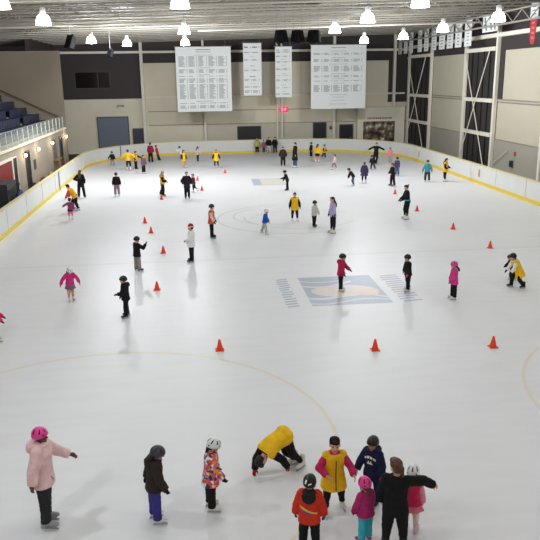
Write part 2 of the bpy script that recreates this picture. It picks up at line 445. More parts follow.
t = tag(empty('exit_sign', (4.0,63.85,3.45)), 'glowing red exit sign on the back wall left of the large banner', 'sign')
obj('sign_box', boxes(((-.38,0,0),(.38,.1,.46))), mat('exit_red', (190,20,60), .5, emit=((230,20,80), .9)), t)
bm = bmesh.new()
def glyph(bm, segs, x, z, w, h, th=.035):
    for a, b, c, d in segs: box(bm, (x+a*w, -.015, z+b*h), (x+max(c*w, a*w+th), 0, z+max(d*h, b*h+th)))
glyph(bm, ((0,0,.1,1),(0,0,1,0),(0,.45,.8,.45),(0,.9,1,1)), -.28, .12, .1, .24)
for s in (-1, 1):
    bar(bm, (-.1-.05*s, -.008, .12), (-.1+.05*s, -.008, .36), .03, .015)
glyph(bm, ((0,0,.1,1),), .02, .12, .1, .24); glyph(bm, ((.4,0,.5,1),(0,.9,1,1)), .12, .12, .1, .24)
obj('lettering', bm, mat('exit_white', (255,170,190), .5, emit=((255,170,200), 1.2)), t)
t = tag(empty('alarm_box', (8.5,63.965,1.75)), 'small dark alarm box on the back wall between two dark doors', 'box')
obj('case', boxes(((-.12,-.1,0),(.12,0,.3))), M_door, t); obj('button', boxes(((-.04,-.13,.1),(.04,-.1,.2))), M_red, t)
t = tag(empty('wall_spotlight', (-11.3,63.9,4.1)), 'thin bracket fixture on the beige wall above the blue-grey shutter', 'fixture')
bm = bmesh.new(); tube(bm, (0,0,0), (0,-.35,.25), .02); tube(bm, (0,-.35,.25), (.5,-.35,.2), .025); obj('arm', bm, M_grey, t)
bm = bmesh.new(); tube(bm, (.5,-.35,.25), (.5,-.35,.1), .06); obj('head', bm, M_grey, t)

# ------------------------------------------------------------------ left concourse and stand
wl = wallbox('wall_left', (-14.75,4,0), (-14.5,54,2.95), M_side)
wallbox('stand_slab', (-22,4,2.95), (-14.4,54,3.1), M_wall)
for y in (37.4, 40.6, 51.65):
    dn[0] += 1
    d = struct(empty('door_%d' % dn[0], (-14.48, y, 0)))
    obj('door_leaf', boxes(((-.03,-.42,0),(.03,.42,2.5))), M_black, d)
    obj('door_frame', boxes(((-.03,-.5,0),(.06,-.42,2.56)),((-.03,.42,0),(.06,.5,2.56)),((-.03,-.5,2.5),(.06,.5,2.56))), M_steel if y < 38 else M_door, d)
    obj('door_handle', boxes(((.03,.28,.95),(.1,.36,1.1))), M_grey, d)
dn[0] += 1
d = struct(empty('door_%d' % dn[0], (-14.48, 35.2, 0)))
obj('door_leaf', boxes(((-.03,-1.5,0),(.03,1.5,2.45))), mat('door_red', (130,18,16), .5), d)
obj('door_frame', boxes(((-.03,1.5,0),(.08,1.62,2.6)),((-.03,-1.62,0),(.08,-1.5,2.6)),((-.03,-1.5,2.45),(.08,1.5,2.6))), M_steel, d)
wn[0] = 3
w = struct(empty('window_4', (-14.48, 49.2, 1.2)))
obj('pane', boxes(((-.03,-.65,0),(.02,.65,1.35))), mat('shutter_pane', (110,104,98), .4), w)
obj('window_sill', boxes(((-.02,-.85,-.1),(.35,.85,-.02))), mat('sill_wood', (140,112,76), .5), w)
tag(obj('notice_board', boxes(((0,-.28,0),(.04,.28,.6))), M_door, None, (-14.505,42.5,1.25)), 'small dark notice board on the concourse wall between lamps', 'notice board')
lampL = ('wall lamp nearest the red door', 'wall lamp second from the red door', 'wall lamp beside the serving window', 'wall lamp at the far end of the concourse wall')
for (y, lb) in zip((39.7,43.3,47.8,53.5), lampL):
    t = tag(empty('wall_lamp', (-14.5,y,2.4)), 'glowing '+lb, 'wall lamp', 'wall lamps under the stand')
    obj('bracket', boxes(((0,-.08,-.12),(.05,.08,.12))), M_grey, t)
    bm = bmesh.new(); lathe(bm, [(.04,-.09),(.08,-.06),(.085,.05),(.06,.09)], 12, (.16,0,0))
    obj('lamp_shade', bm, mat('warm_glow', (255,226,170), .5, emit=((255,222,160), 10)), t, smooth=True)
    ld = bpy.data.lights.new('wall_lamp_light', 'POINT'); ld.energy = 13; ld.color = (1,.8,.52); ld.shadow_soft_size = .1
    lo = bpy.data.objects.new('wall_lamp_light', ld); COL.objects.link(lo); lo.parent = t; lo.location = (.4,0,0)
# glass railing
t = tag(empty('glass_railing', (-14.45,40,3.1)), 'long clear glass railing along the front of the blue seats', 'railing')
M_pane = mat('rail_glass', (176,190,186), .3, spec=.25, alpha=.2)
bm = bmesh.new()
y = 14.
while y < 53.4:
    obj('glass_pane', boxes(((-.01,y-40+.04,.04),(.01,y-40+1.26,.82))), M_pane, t)
    bm2 = bmesh.new(); tube(bm2, (0,y-40,0), (0,y-40,.84), .025, n=6); obj('railing_post', bm2, M_steel, t); y += 1.3
tube(bm, (0,-26,.86), (0,13.3,.86), .03); obj('top_rail', bm, M_grey, t)
# steps of the stand and the seats
bm = bmesh.new()
for i in range(7): box(bm, (-21.9, 20, 3.1), (-15.2-.85*i, 53.98, 3.34+.45*i))
struct(obj('stand_steps', bm, mat('step_grey', (120,116,110), .8)))
bm = bmesh.new()
box(bm, (-.25,-.255,.3), (.2,.255,.42)); box(bm, (-.34,-.255,.38), (-.24,.255,.92)); box(bm, (-.28,-.03,0), (-.2,.03,.32))
bmesh.ops.bevel(bm, geom=bm.edges[:], offset=.02, segments=1, affect='EDGES')
seat_me = mesh_of(bm, 'stadium_seat')
seat_me.materials.append(M_seat)
for i in range(6):
    z = 3.34+.45*i
    for k in range(24):
        y = 51.6-.55*k
        if k in (9, 10): continue
        o = bpy.data.objects.new('stadium_seat', seat_me); COL.objects.link(o); o.location = (-15.35-.85*i-.3, y, z)
        tag(o, 'navy blue tip-up seat in a row of the stand behind the glass railing', 'seat', 'seats of the stand')
t = tag(empty('stair_handrail', (-16.7,53.9,3.1)), 'dark sloping handrail on the beige end wall beside the blue seats', 'handrail')
bm = bmesh.new(); tube(bm, (2.0,-.1,.72), (-2.6,-.1,3.0), .035); obj('rail', bm, mat('rail_brown', (70,52,44), .5), t)
bm = bmesh.new()
for x, z in ((1.8,.82),(0,1.71),(-2,2.7)): tube(bm, (x,-.1,z), (x,.1,z-.05), .02)
obj('bracket', bm, M_grey, t)
# clutter behind the left boards
t = tag(empty('equipment_cart', (-14.02,33.1,0)), 'dark grey wheeled cart by the red door behind the boards', 'cart')
obj('cart_body', boxes(((-.4,-.9,.25),(.36,.9,1.75))), mat('cart_grey', (52,52,58), .6), t)
obj('shelf', boxes(((.35,-.8,1.3),(.38,.8,1.5))), M_black, t)
for y in (-.6, .6):
    bm = bmesh.new(); tube(bm, (.28,y,.24), (.40,y,.24), .24, n=16); obj('wheel', bm, M_black, t)
bm = bmesh.new(); ell(bm, (0,0,.36), .19, .45, .37); ell(bm, (0,.1,.5), .16, .3, .3)
t = tag(link('sports_bag', remesh(bm, .03, 3, .02, 3.), cloth('bag_blue', (56,76,120))), 'blue sports bag beside the dark cart behind the boards', 'bag'); t.location = (-13.3,36.8,.55)
bx = tag(empty('players_bench', (-13.34,37.0,0)), 'long low wooden bench close behind the left boards', 'bench')
obj('seat', boxes(((-.2,-5.2,.45),(.2,5.2,.52))), mat('bench_wood', (130,96,60), .6), bx)
for y in (-4.8,-1.6,1.6,4.8): obj('leg', boxes(((-.18,y-.05,0),(.18,y+.05,.45))), M_black, bx)
bag = t
bag.location = (-13.34,33.2,.56)
bag['label'] = 'blue sports bag on the near end of the dark bench'
for (y, c, lb) in ((36.4,(60,56,60),'dark jacket heaped on the bench'),(38.8,(120,56,50),'red jacket heaped on the bench'),(41.2,(160,120,80),'orange jacket heaped on the far end of the bench')):
    bm = bmesh.new(); ell(bm, (0,0,.3), .17, .34, .32); ell(bm, (0,.2,.36), .15, .2, .3)
    o = tag(link('jacket', remesh(bm, .03, 2, .03, y), cloth('heap%d' % c[0], c)), lb, 'jacket'); o.location = (-13.34,y,.57)
def chair(x, y, c, lb):
    t = tag(empty('chair', (x,y,0)), lb, 'chair')
    obj('seat', boxes(((-.22,-.22,.62),(.22,.22,.67))), c, t); obj('backrest', boxes(((-.24,-.22,.67),(-.2,.22,1.05))), c, t)
    for a in (-.19,.19):
        for b in (-.19,.19): obj('leg', boxes(((a-.02,b-.02,0),(a+.02,b+.02,.62))), M_grey, t)
chair(-13.8,48.3,mat('chair_orange', (150,112,76), .5), 'tan tall chair behind the boards below the serving window')
chair(-13.8,49.4,mat('chair_red', (110,60,48), .5), 'brown tall chair behind the boards nearer the far black door')

# ------------------------------------------------------------------ roof steel and lamps
M_joist = mat('joist_paint', (150,145,134), .6)
def joist(y):
    t = tag(empty('roof_joist', (-3,y,zb(-3))), 'cream open web steel joist spanning the roof', 'joist', 'roof joists')
    x0, x1 = -21.9-(-3), 15.9-(-3); s = .022
    def P(x, d): return (x, 0, x*s+d)
    bm = bmesh.new(); bar(bm, P(x0,.04), P(x1,.04), .12, .08); obj('bottom_chord', bm, M_joist, t)
    bm = bmesh.new(); bar(bm, P(x0,.74), P(x1,.74), .14, .09); obj('top_chord', bm, M_joist, t)
    bm = bmesh.new(); n = 42; dx = (x1-x0)/n
    for i in range(n):
        a, b = x0+i*dx, x0+(i+1)*dx
        bar(bm, P(a, .06 if i % 2 else .72), P(b, .72 if i % 2 else .06), .04, .04)
    obj('web', bm, M_joist, t)
    return t
def copy_tree(o, parent=None):
    c = o.copy(); COL.objects.link(c)
    if parent: c.parent = parent
    for ch in list(o.children): copy_tree(ch, c)
    return c
j0 = joist(24.0)
for k in range(1, 21):
    c = copy_tree(j0); c.location.y = 24.0+1.98*k
t = tag(empty('roof_girder', (14.6,40,zb(14.6)-.75)), 'long open steel girder running along the right wall under the roof', 'girder')
bm = bmesh.new(); bar(bm, (0,-20,0), (0,23.5,0), .14, .1); obj('bottom_chord', bm, M_joist, t)
bm = bmesh.new(); bar(bm, (0,-20,.7), (0,23.5,.7), .14, .08); obj('top_chord', bm, M_joist, t)
bm = bmesh.new()
for i in range(40): bar(bm, (0,-20+i*1.08,.66 if i % 2 else .03), (0,-20+(i+1)*1.08,.03 if i % 2 else .66), .05, .05)
obj('web', bm, M_joist, t)
pg = [(26.3,-21,-1.5,9.25,'white pipe under the joists left of the nearest lamps'),(29.5,-6,15,9.6,'white pipe under the joists over the speaker cluster'),(40.5,-21,-5,9.4,'white pipe under the joists farther down the left side'),(45.0,-4,15,9.55,'white pipe under the joists near the far banners')]
for y, x0, x1, z, lb in pg:
    bm = bmesh.new(); tube(bm, (0,0,0), (x1-x0,0,(x1-x0)*.022), .06, n=8)
    t = tag(empty('ceiling_pipe', (x0,y,z)), lb, 'pipe'); obj('pipe', bm, mat('pipe_paint', (176,171,160), .5), t)
    bm = bmesh.new(); k = x0+1
    while k < x1:
        dx = k-x0; tube(bm, (dx,0,dx*.022), (dx,0,zb(k)-z+.82), .012, n=5); k += 4
    obj('hanger', bm, M_grey, t)

M_dome = mat('lamp_dome', (255,255,250), .4, emit=((255,253,244), 9))
dome_bm = bmesh.new(); lathe(dome_bm, [(.10,.38),(.19,.34),(.25,.22),(.29,.02),(.30,0),(.02,0.005)], 20); dome_me = mesh_of(dome_bm, 'lamp_dome', True); dome_me.materials.append(M_dome)
hs_bm = bmesh.new(); lathe(hs_bm, [(.09,.38),(.11,.42),(.11,.6),(.07,.64)], 14); hs_me = mesh_of(hs_bm, 'ballast', True); hs_me.materials.append(M_white)
LAMP_W = 400.
def lamp(x, y, z, label, pw=400.):
    t = tag(empty('pendant_lamp', (x,y,z)), label, 'lamp', 'high bay pendant lamps')
    o = link('lamp_dome', dome_me, None, t); o['label'] = 'glowing glass dome'
    link('ballast', hs_me, None, t)
    bm = bmesh.new(); tube(bm, (0,0,.62), (0,0,zb(x)-z+.82), .012, n=5); obj('cord', bm, M_grey, t)
    ld = bpy.data.lights.new('pendant_light', 'POINT'); ld.energy = pw; ld.color = (.95,.98,1.02); ld.shadow_soft_size = .22
    lo = bpy.data.objects.new('pendant_light', ld); COL.objects.link(lo); lo.parent = t; lo.location = (0,0,-.28)
Z = 8.62
for x, y, lb in (
    (-10.1,26.4,'bright lamp over the upper left stand, largest on the left'),(-4.84,20.1,'bright lamp cut by the top edge left of centre'),
    (2.6,20.0,'bright lamp cut by the top edge right of centre'),(7.84,26.1,'bright lamp in front of the flag high on the right'),
    (2.5,26.3,'bright lamp above and right of the large right banner'),(2.46,32.6,'bright lamp just above the large right banner'),
    (-10.2,40.5,'bright lamp above the dark wall panel, left of two'),(-8.5,44.3,'bright lamp above the dark wall panel, right of two'),
    (-4.82,32.6,'upper of two stacked lamps above the large left banner'),(-4.85,43.7,'lower of two stacked lamps above the large left banner'),
    (7.8,32.4,'bright lamp in front of the middle of the narrow banner row'),(7.8,39.0,'bright lamp at the far end of the narrow banner row'),
    (6.48,43.1,'small far lamp right of the large right banner')): lamp(x, y, Z+.0, lb, (720. if x > 7 and y > 35 else 1180. if x > 6 and y > 35 else 150. if 0 < x < 3 and y < 27 else 130. if x > 7 and y < 27 else 210. if x > 7 else 205. if y < 27 else 290. if y < 35 else 1080.))
for y in (1.5, 7.8, 14.0):
    for x in (-10.1,-4.84,2.55,7.8): lamp(x, y, Z, 'pendant lamp over the near end of the rink', 390. if x < -10 and y < 10 else 138.)
for x in (-10.1, 7.8): lamp(x, 20.1, Z, 'pendant lamp over the rink just outside the view', 240.)

# speakers
def speaker_box(t, x, y, z, s, rx, rz):
    e = bmesh.new(); w = s
    rings(e, [[(-w*.5,-w*.3,-w*.75),(w*.5,-w*.3,-w*.75),(w*.36,w*.35,-w*.6),(-w*.36,w*.35,-w*.6)],[(-w*.5,-w*.3,w*.75),(w*.5,-w*.3,w*.75),(w*.36,w*.35,w*.6),(-w*.36,w*.35,w*.6)]])
    o = obj('cabinet', e, mat('cabinet_black', (20,20,21), 1., spec=.1), t, (x,y,z)); o.rotation_euler = (R(rx), 0, R(rz))
    g = obj('grille', boxes(((-w*.44,-w*.33,-w*.68),(w*.44,-w*.3,w*.68))), mat('grille', (26,26,28), 1., spec=.1), o)
tz = 8.42
for k, (x, lb) in enumerate(((-.27,'left'),(.52,'middle'),(1.31,'right'))):
    t = tag(empty('loudspeaker', (x,31.92,tz)), 'black hanging loudspeaker cluster over centre ice, %s one of three' % lb, 'loudspeaker', 'loudspeakers over centre ice')
    for a in (-50, 0, 50, 180): speaker_box(t, .15*math.sin(R(a)), -.15*math.cos(R(a)), 0, .37, -14 if a < 90 else 10, a)
    bm = bmesh.new()
    for dx in (-.2, .2): tube(bm, (dx,0,.2), (dx,0,9.9-tz), .012, n=5)
    obj('cable', bm, M_grey, t)
t = tag(empty('rigging_frame', (.52,31.92,9.93)), 'flat dark steel frame under the roof carrying the centre speakers', 'frame')
bm = bmesh.new()
for y in (-.5, 0, .5): bar(bm, (-1.1,y,.0), (1.1,y,.0), .06, .06)
for x in (-1.1,-.4,.4,1.1): bar(bm, (x,-.5,0), (x,.5,0), .06, .06)
obj('frame_bars', bm, mat('frame_dark', (58,54,50), .6), t)
bm = bmesh.new()
for x in (-1.05, 1.05): tube(bm, (x,0,0), (x,0,.16), .015, n=5)
obj('hanger', bm, M_grey, t)
for (x, y, z, s, rx, rz, lb) in ((-11.6,42.0,8.75,.55,-25,-40,'larger black speaker tilted under the roof left of the lamps'),(-9.75,46.0,8.25,.36,-25,-40,'smaller black speaker hanging in front of the dark wall panel')):
    t = tag(empty('loudspeaker', (x,y,z)), lb, 'loudspeaker')
    speaker_box(t, 0, 0, 0, s, rx, rz)
    bm = bmesh.new(); tube(bm, (0,0,s*.4), (0,0,zb(x)-z+.82), .02, n=6); obj('hanging_bar', bm, M_grey, t)

# ------------------------------------------------------------------ banners
def banner(x0, x1, z0, z1, y, label, cols, blocks, seed, top=.35):
    t = tag(empty('banner', ((x0+x1)/2, y, z0)), label, 'banner'); w = x1-x0; h = z1-z0
    obj('cloth', boxes(((-w/2,-.012,0),(w/2,.012,h))), M_paper, t)
    bm = bmesh.new(); rr = random.Random(seed)
    for (a, b, rows, mode) in blocks:        # fractions from the top
        for r in range(rows):
            z = h*(1-(a+(b-a)*(r+.5)/rows)); th = h*(b-a)/rows*.5
            if mode == 'head':
                n = rr.uniform(.2,.34)*w; box(bm, (-n/2,-.02,z-th/2), (n/2,-.012,z+th/2)); continue
            for c in range(cols):
                cx = -w*.45+w*.9*c/cols; cw = w*.9/cols
                l = cw*rr.uniform(.4,.68); box(bm, (cx,-.02,z-th/2), (cx+l,-.012,z+th/2))
                box(bm, (cx+cw*.78,-.02,z-th/2), (cx+cw*.86,-.012,z+th/2))
    obj('lettering', bm, M_ink, t)
    bm = bmesh.new(); tube(bm, (-w/2-.1,0,h+.03), (w/2+.1,0,h+.03), .035); obj('hanging_pole', bm, M_grey, t)
    bm = bmesh.new()
    for s in (-.4, .4): tube(bm, (s*w,0,h), (s*w,0,zb((x0+x1)/2)-z0+.8+s*w*.022), .012, n=5)
    obj('cord', bm, M_grey, t)
    return t
banner(-5.78,-1.13,3.85,9.15,59,'large white list banner with columns of names, left of the narrow banners',5,
       [(.03,.055,1,'head'),(.07,.085,1,'head'),(.12,.13,1,'head'),(.14,.30,10,'n'),(.315,.325,1,'head'),(.34,.40,4,'n'),(.42,.43,1,'head'),(.44,.455,1,'n'),(.48,.55,4,'n'),(.57,.80,14,'n'),(.83,.845,1,'head'),(.86,.875,1,'n'),(.90,.95,3,'n')], 11)
banner(5.74,10.58,3.88,9.2,59,'large white list banner with sparse rows of names, right of the narrow banners',5,
       [(.03,.05,1,'head'),(.09,.1,1,'head'),(.12,.15,2,'n'),(.19,.2,1,'head'),(.215,.26,3,'n'),(.29,.3,1,'head'),(.32,.41,6,'n'),(.44,.45,1,'head'),(.47,.5,2,'n'),(.52,.53,1,'head'),(.55,.565,1,'n'),(.59,.6,1,'head'),(.62,.73,7,'n'),(.77,.78,1,'head'),(.81,.82,1,'head'),(.86,.87,1,'head'),(.92,.93,1,'head')], 12)
banner(-.08,1.47,5.13,9.4,59,'narrow white banner with dark rows of lettering, left of the narrow pair',2,
       [(.05,.1,1,'n'),(.16,.19,1,'n'),(.24,.25,1,'head'),(.3,.33,2,'n'),(.42,.44,1,'head'),(.5,.53,2,'n'),(.62,.65,1,'head'),(.68,.72,2,'n'),(.76,.77,1,'head'),(.82,.85,2,'n'),(.9,.95,2,'n')], 13)
banner(2.65,4.08,4.93,9.1,59,'narrow white banner with dark rows of lettering, right of the narrow pair',2,
       [(.05,.08,1,'n'),(.09,.12,1,'n'),(.17,.2,1,'n'),(.24,.25,1,'head'),(.28,.31,2,'n'),(.36,.37,1,'head'),(.42,.46,2,'n'),(.52,.53,1,'head'),(.56,.57,1,'n'),(.64,.68,2,'n'),(.75,.76,1,'head'),(.8,.82,1,'n'),(.88,.89,1,'head'),(.92,.95,1,'n')], 14)
ordn = ['first','second','third','fourth','fifth','sixth','seventh','eighth','ninth','tenth']
for i, y in enumerate((63.0,61.3,59.7,57.3,55.6,53.7,51.9,50.2,48.5,46.7)):
    t = tag(empty('wall_banner', (14.75,y,8.5)), 'narrow white wall banner, %s of ten counted from the far corner' % ordn[i], 'banner', 'narrow banners along the right wall')
    w = .5 if i < 6 else .62
    obj('cloth', boxes(((-.012,-w,0),(.012,w,1.75))), M_paper, t)
    bm = bmesh.new(); rr = random.Random(i+30)
    for k in range(7):
        n = rr.uniform(.15,.3); z = .15+.22*k; box(bm, (-.02,-n,z), (-.012,n,z+.09))
    obj('lettering', bm, mat('banner_ink_pale', (164,166,168), .8), t)
    bm = bmesh.new(); tube(bm, (0,-w-.03,1.77), (0,w+.03,1.77), .025, n=6); obj('hanging_pole', bm, M_grey, t)
t = tag(empty('wall_flag', (14.9,43.4,9.25)), 'silvery flag with pale stripes hanging behind the bright lamp on the right', 'flag')
obj('cloth', boxes(((-.012,-1.2,0),(.012,1.2,1.0))), M_paper, t)
bm = bmesh.new()
for a in (-.9,-.35,.45): bar(bm, (-.015,a,.1), (-.015,a+.3,.92), .18, .012)
obj('print', bm, M_ink, t)
bm = bmesh.new(); tube(bm, (0,-1.25,1.03), (0,1.25,1.03), .025, n=6); obj('hanging_pole', bm, M_grey, t)
t = tag(empty('pennant', (14.9,37.4,8.2)), 'red pennant with a white upper third hanging at the far right', 'pennant')
bm = bmesh.new()
def slab(poly, z): pass
pr = [(-.42,1.45),(-.3,.25),(-.2,.05),(0,0),(.2,.05),(.3,.25),(.42,1.45)]
rings(bm, [[(-.012,a,b) for a, b in pr], [(.012,a,b) for a, b in pr]]); obj('red_cloth', bm, M_red, t)
obj('white_cloth', boxes(((-.012,-.47,1.45),(.012,.47,2.25))), M_paper, t)
bm = bmesh.new()
for k in range(3): box(bm, (-.02,-.25,1.6+.2*k), (-.012,.2,1.68+.2*k))
for k in range(4): box(bm, (-.02,-.14,.3+.27*k), (-.012,.14,.42+.27*k))
obj('lettering', bm, M_ink, t)
bm = bmesh.new(); tube(bm, (0,-.5,2.27), (0,.5,2.27), .025, n=6); obj('hanging_pole', bm, M_grey, t)

# ------------------------------------------------------------------ cones
bm = bmesh.new(); lathe(bm, [(.085,.02),(.08,.05),(.026,.28),(.018,.29)], 16); cone_me = mesh_of(bm, 'cone_body', True); cone_me.materials.append(M_orange)
bm = bmesh.new(); box(bm, (-.11,-.11,0), (.11,.11,.022)); bmesh.ops.bevel(bm, geom=bm.edges[:], offset=.008, segments=1, affect='EDGES'); base_me = mesh_of(bm, 'cone_base'); base_me.materials.append(M_orange)
for x, y, lb in (
    (-4.18,13.85,'alone on the near ice left of centre'),(-.35,13.3,'on the near ice just right of centre'),(2.6,13.07,'on the near ice at the right'),
    (-5.98,19.3,'right of the boy in a black hooded jacket'),(-7.05,30.37,'farther of two close together above the boy with a raised hand'),
    (-6.64,28.07,'nearer of two close together above the boy with a raised hand'),(-5.96,24.27,'between the boy with a raised hand and the Santa hat child'),
    (6.79,22.97,'above the bending yellow vest skater on the right'),(6.65,26.59,'alone on the right below the boards'),(6.43,31.01,'just right of the black skater with the turquoise belt'),
    (6.84,36.32,'at the feet of the tall dark clad skater'),(-2.42,47.67,'below the farthest yellow vest child left of the gate'),
    (-4.43,44.23,'upper of two beside the man in the dark suit'),(-4.2,39.83,'lower of two beside the man in the dark suit'),(-6.52,36.98,'at the feet of the blond skater in yellow')):
    t = tag(empty('traffic_cone', (x,y,0)), 'orange traffic cone '+lb, 'cone', 'traffic cones on the ice')
    link('cone_body', cone_me, None, t); link('base', base_me, None, t)

# ------------------------------------------------------------------ people
def helmet_mesh():
    bm = bmesh.new(); n, k = 28, 9; outer, inner = [], []
    for i in range(n):
        t = 2*math.pi*i/n; f = math.sin(t)                      # +1 front, -1 back
        low = .14*max(0, f)-.16*max(0, -f)-.10*(1-abs(f))        # rim height
        pm = math.acos(max(-1, min(1, (low-.06)/.56)))
        co, ci = [], []
        for j in range(1, k+1):
            p = pm*j/k
            co.append(V((.465*math.sin(p)*math.cos(t), .575*math.sin(p)*math.sin(t)-.02, .06+.56*math.cos(p))))
            ci.append(V((.425*math.sin(p)*math.cos(t), .535*math.sin(p)*math.sin(t)-.02, .06+.52*math.cos(p))))
        outer.append([bm.verts.new(q) for q in co]); inner.append([bm.verts.new(q) for q in ci])
    top, ti = bm.verts.new((0,-.02,.62)), bm.verts.new((0,-.02,.58))
    for i in range(n):
        a, b = outer[i], outer[(i+1) % n]; c, d = inner[i], inner[(i+1) % n]
        bm.faces.new((top, a[0], b[0])); bm.faces.new((ti, d[0], c[0]))
        for j in range(k-1):
            vent = (2 <= j <= 4 and i % 4 in (1,)) or (j in (6,) and i % 7 == 3)
            bm.faces.new((a[j], a[j+1], b[j+1], b[j])).material_index = 1 if vent else 0
            bm.faces.new((c[j], d[j], d[j+1], c[j+1]))
        bm.faces.new((a[-1], c[-1], d[-1], b[-1]))
    return mesh_of(bm, 'helmet', True)
def strap_mesh():
    bm = bmesh.new()
    pts = [V((.41*s, .05, -.05)) for s in (1,)]+[V((.33,.14,-.36)), V((.12,.2,-.53)), V((-.12,.2,-.53)), V((-.33,.14,-.36)), V((-.41,.05,-.05))]
    for a, b in zip(pts, pts[1:]): tube(bm, a, b, .03, n=6)
    return mesh_of(bm, 'chin_strap', True)
def boot_mesh():
    bm = bmesh.new()
    capsule(bm, (0,-.015,.12), .046, (0,-.005,.0), .046)
    capsule(bm, (0,-.03,-.02), .040, (0,.02,-.018), .044); capsule(bm, (0,.02,-.02), .044, (0,.12,-.032), .036)
    capsule(bm, (0,.12,-.032), .036, (0,.145,-.034), .032)
    ell(bm, (0,-.045,-.045), .036, .035, .02); ell(bm, (0,.06,-.05), .04, .11, .014)
    return remesh(bm, .009, 3)
def blade_mesh():
    bm = bmesh.new()
    box(bm, (-.004,-.085,-.112), (.004,.165,-.09)); box(bm, (-.012,-.07,-.092), (.012,-.02,-.055)); box(bm, (-.012,.06,-.092), (.012,.13,-.055))
    box(bm, (-.006,-.075,-.094), (.006,.15,-.086))
    return mesh_of(bm, 'blade')
HELM, STRAP, BOOT, BLADE = helmet_mesh(), strap_mesh(), boot_mesh(), blade_mesh()
HELM.materials.append(None); HELM.materials.append(M_vent); STRAP.materials.append(M_black); BOOT.materials.append(None); BLADE.materials.append(M_blade)
def slot(o, m):
    o.material_slots[0].link = 'OBJECT'; o.material_slots[0].material = m

def limb_dir(fwd, out, side):
    f, a = R(fwd), R(out)
    return V((side*math.sin(a), math.cos(a)*math.sin(f), -math.cos(a)*math.cos(f)))
def add_hand(bm, w, d, n, s, side, g=0., curl=25, fingers=True):
    """palm and five fingers from the wrist w along d; n = palm normal, s = hand length"""
    d = d.normalized(); u = d.cross(n).normalized(); n = u.cross(d).normalized()
    k = s/.17
    pe = w+d*(.085*k)
    for t in (-.026, -.009, .009, .026):
        capsule(bm, w+u*(t*.6*k)+d*(.005*k), .016*k+g, pe+u*(t*k), .013*k+g, 8)
    if not fingers:
        capsule(bm, pe, .026*k+g, pe+d*(.05*k)+n*(.02*k), .02*k+g, 8); return
    for t, l in ((-.030,.068), (-.010,.08), (.010,.075), (.029,.058)):
        p = pe+u*(t*k); a = 0.; dd = d.copy(); r = .0095*k+g
        for q in range(3):
            a += R(curl)*(.6 if q == 0 else 1)
            dd = (d*math.cos(a)+n*math.sin(a)).normalized()
            p2 = p+dd*(l*k*(.44, .32, .24)[q]); capsule(bm, p, r, p2, r*.92, 8); p = p2; r *= .92
    b = w+d*(.025*k)-u*(.025*k)                        # thumb leaves the side of the palm near its base
    t1 = b+(d*.55-u*.75+n*.35).normalized()*(.045*k); t2 = t1+(d*.85-u*.15+n*.5).normalized()*(.035*k)
    capsule(bm, b, .0135*k+g, t1, .0115*k+g, 8); capsule(bm, t1, .0115*k+g, t2, .0095*k+g, 8)

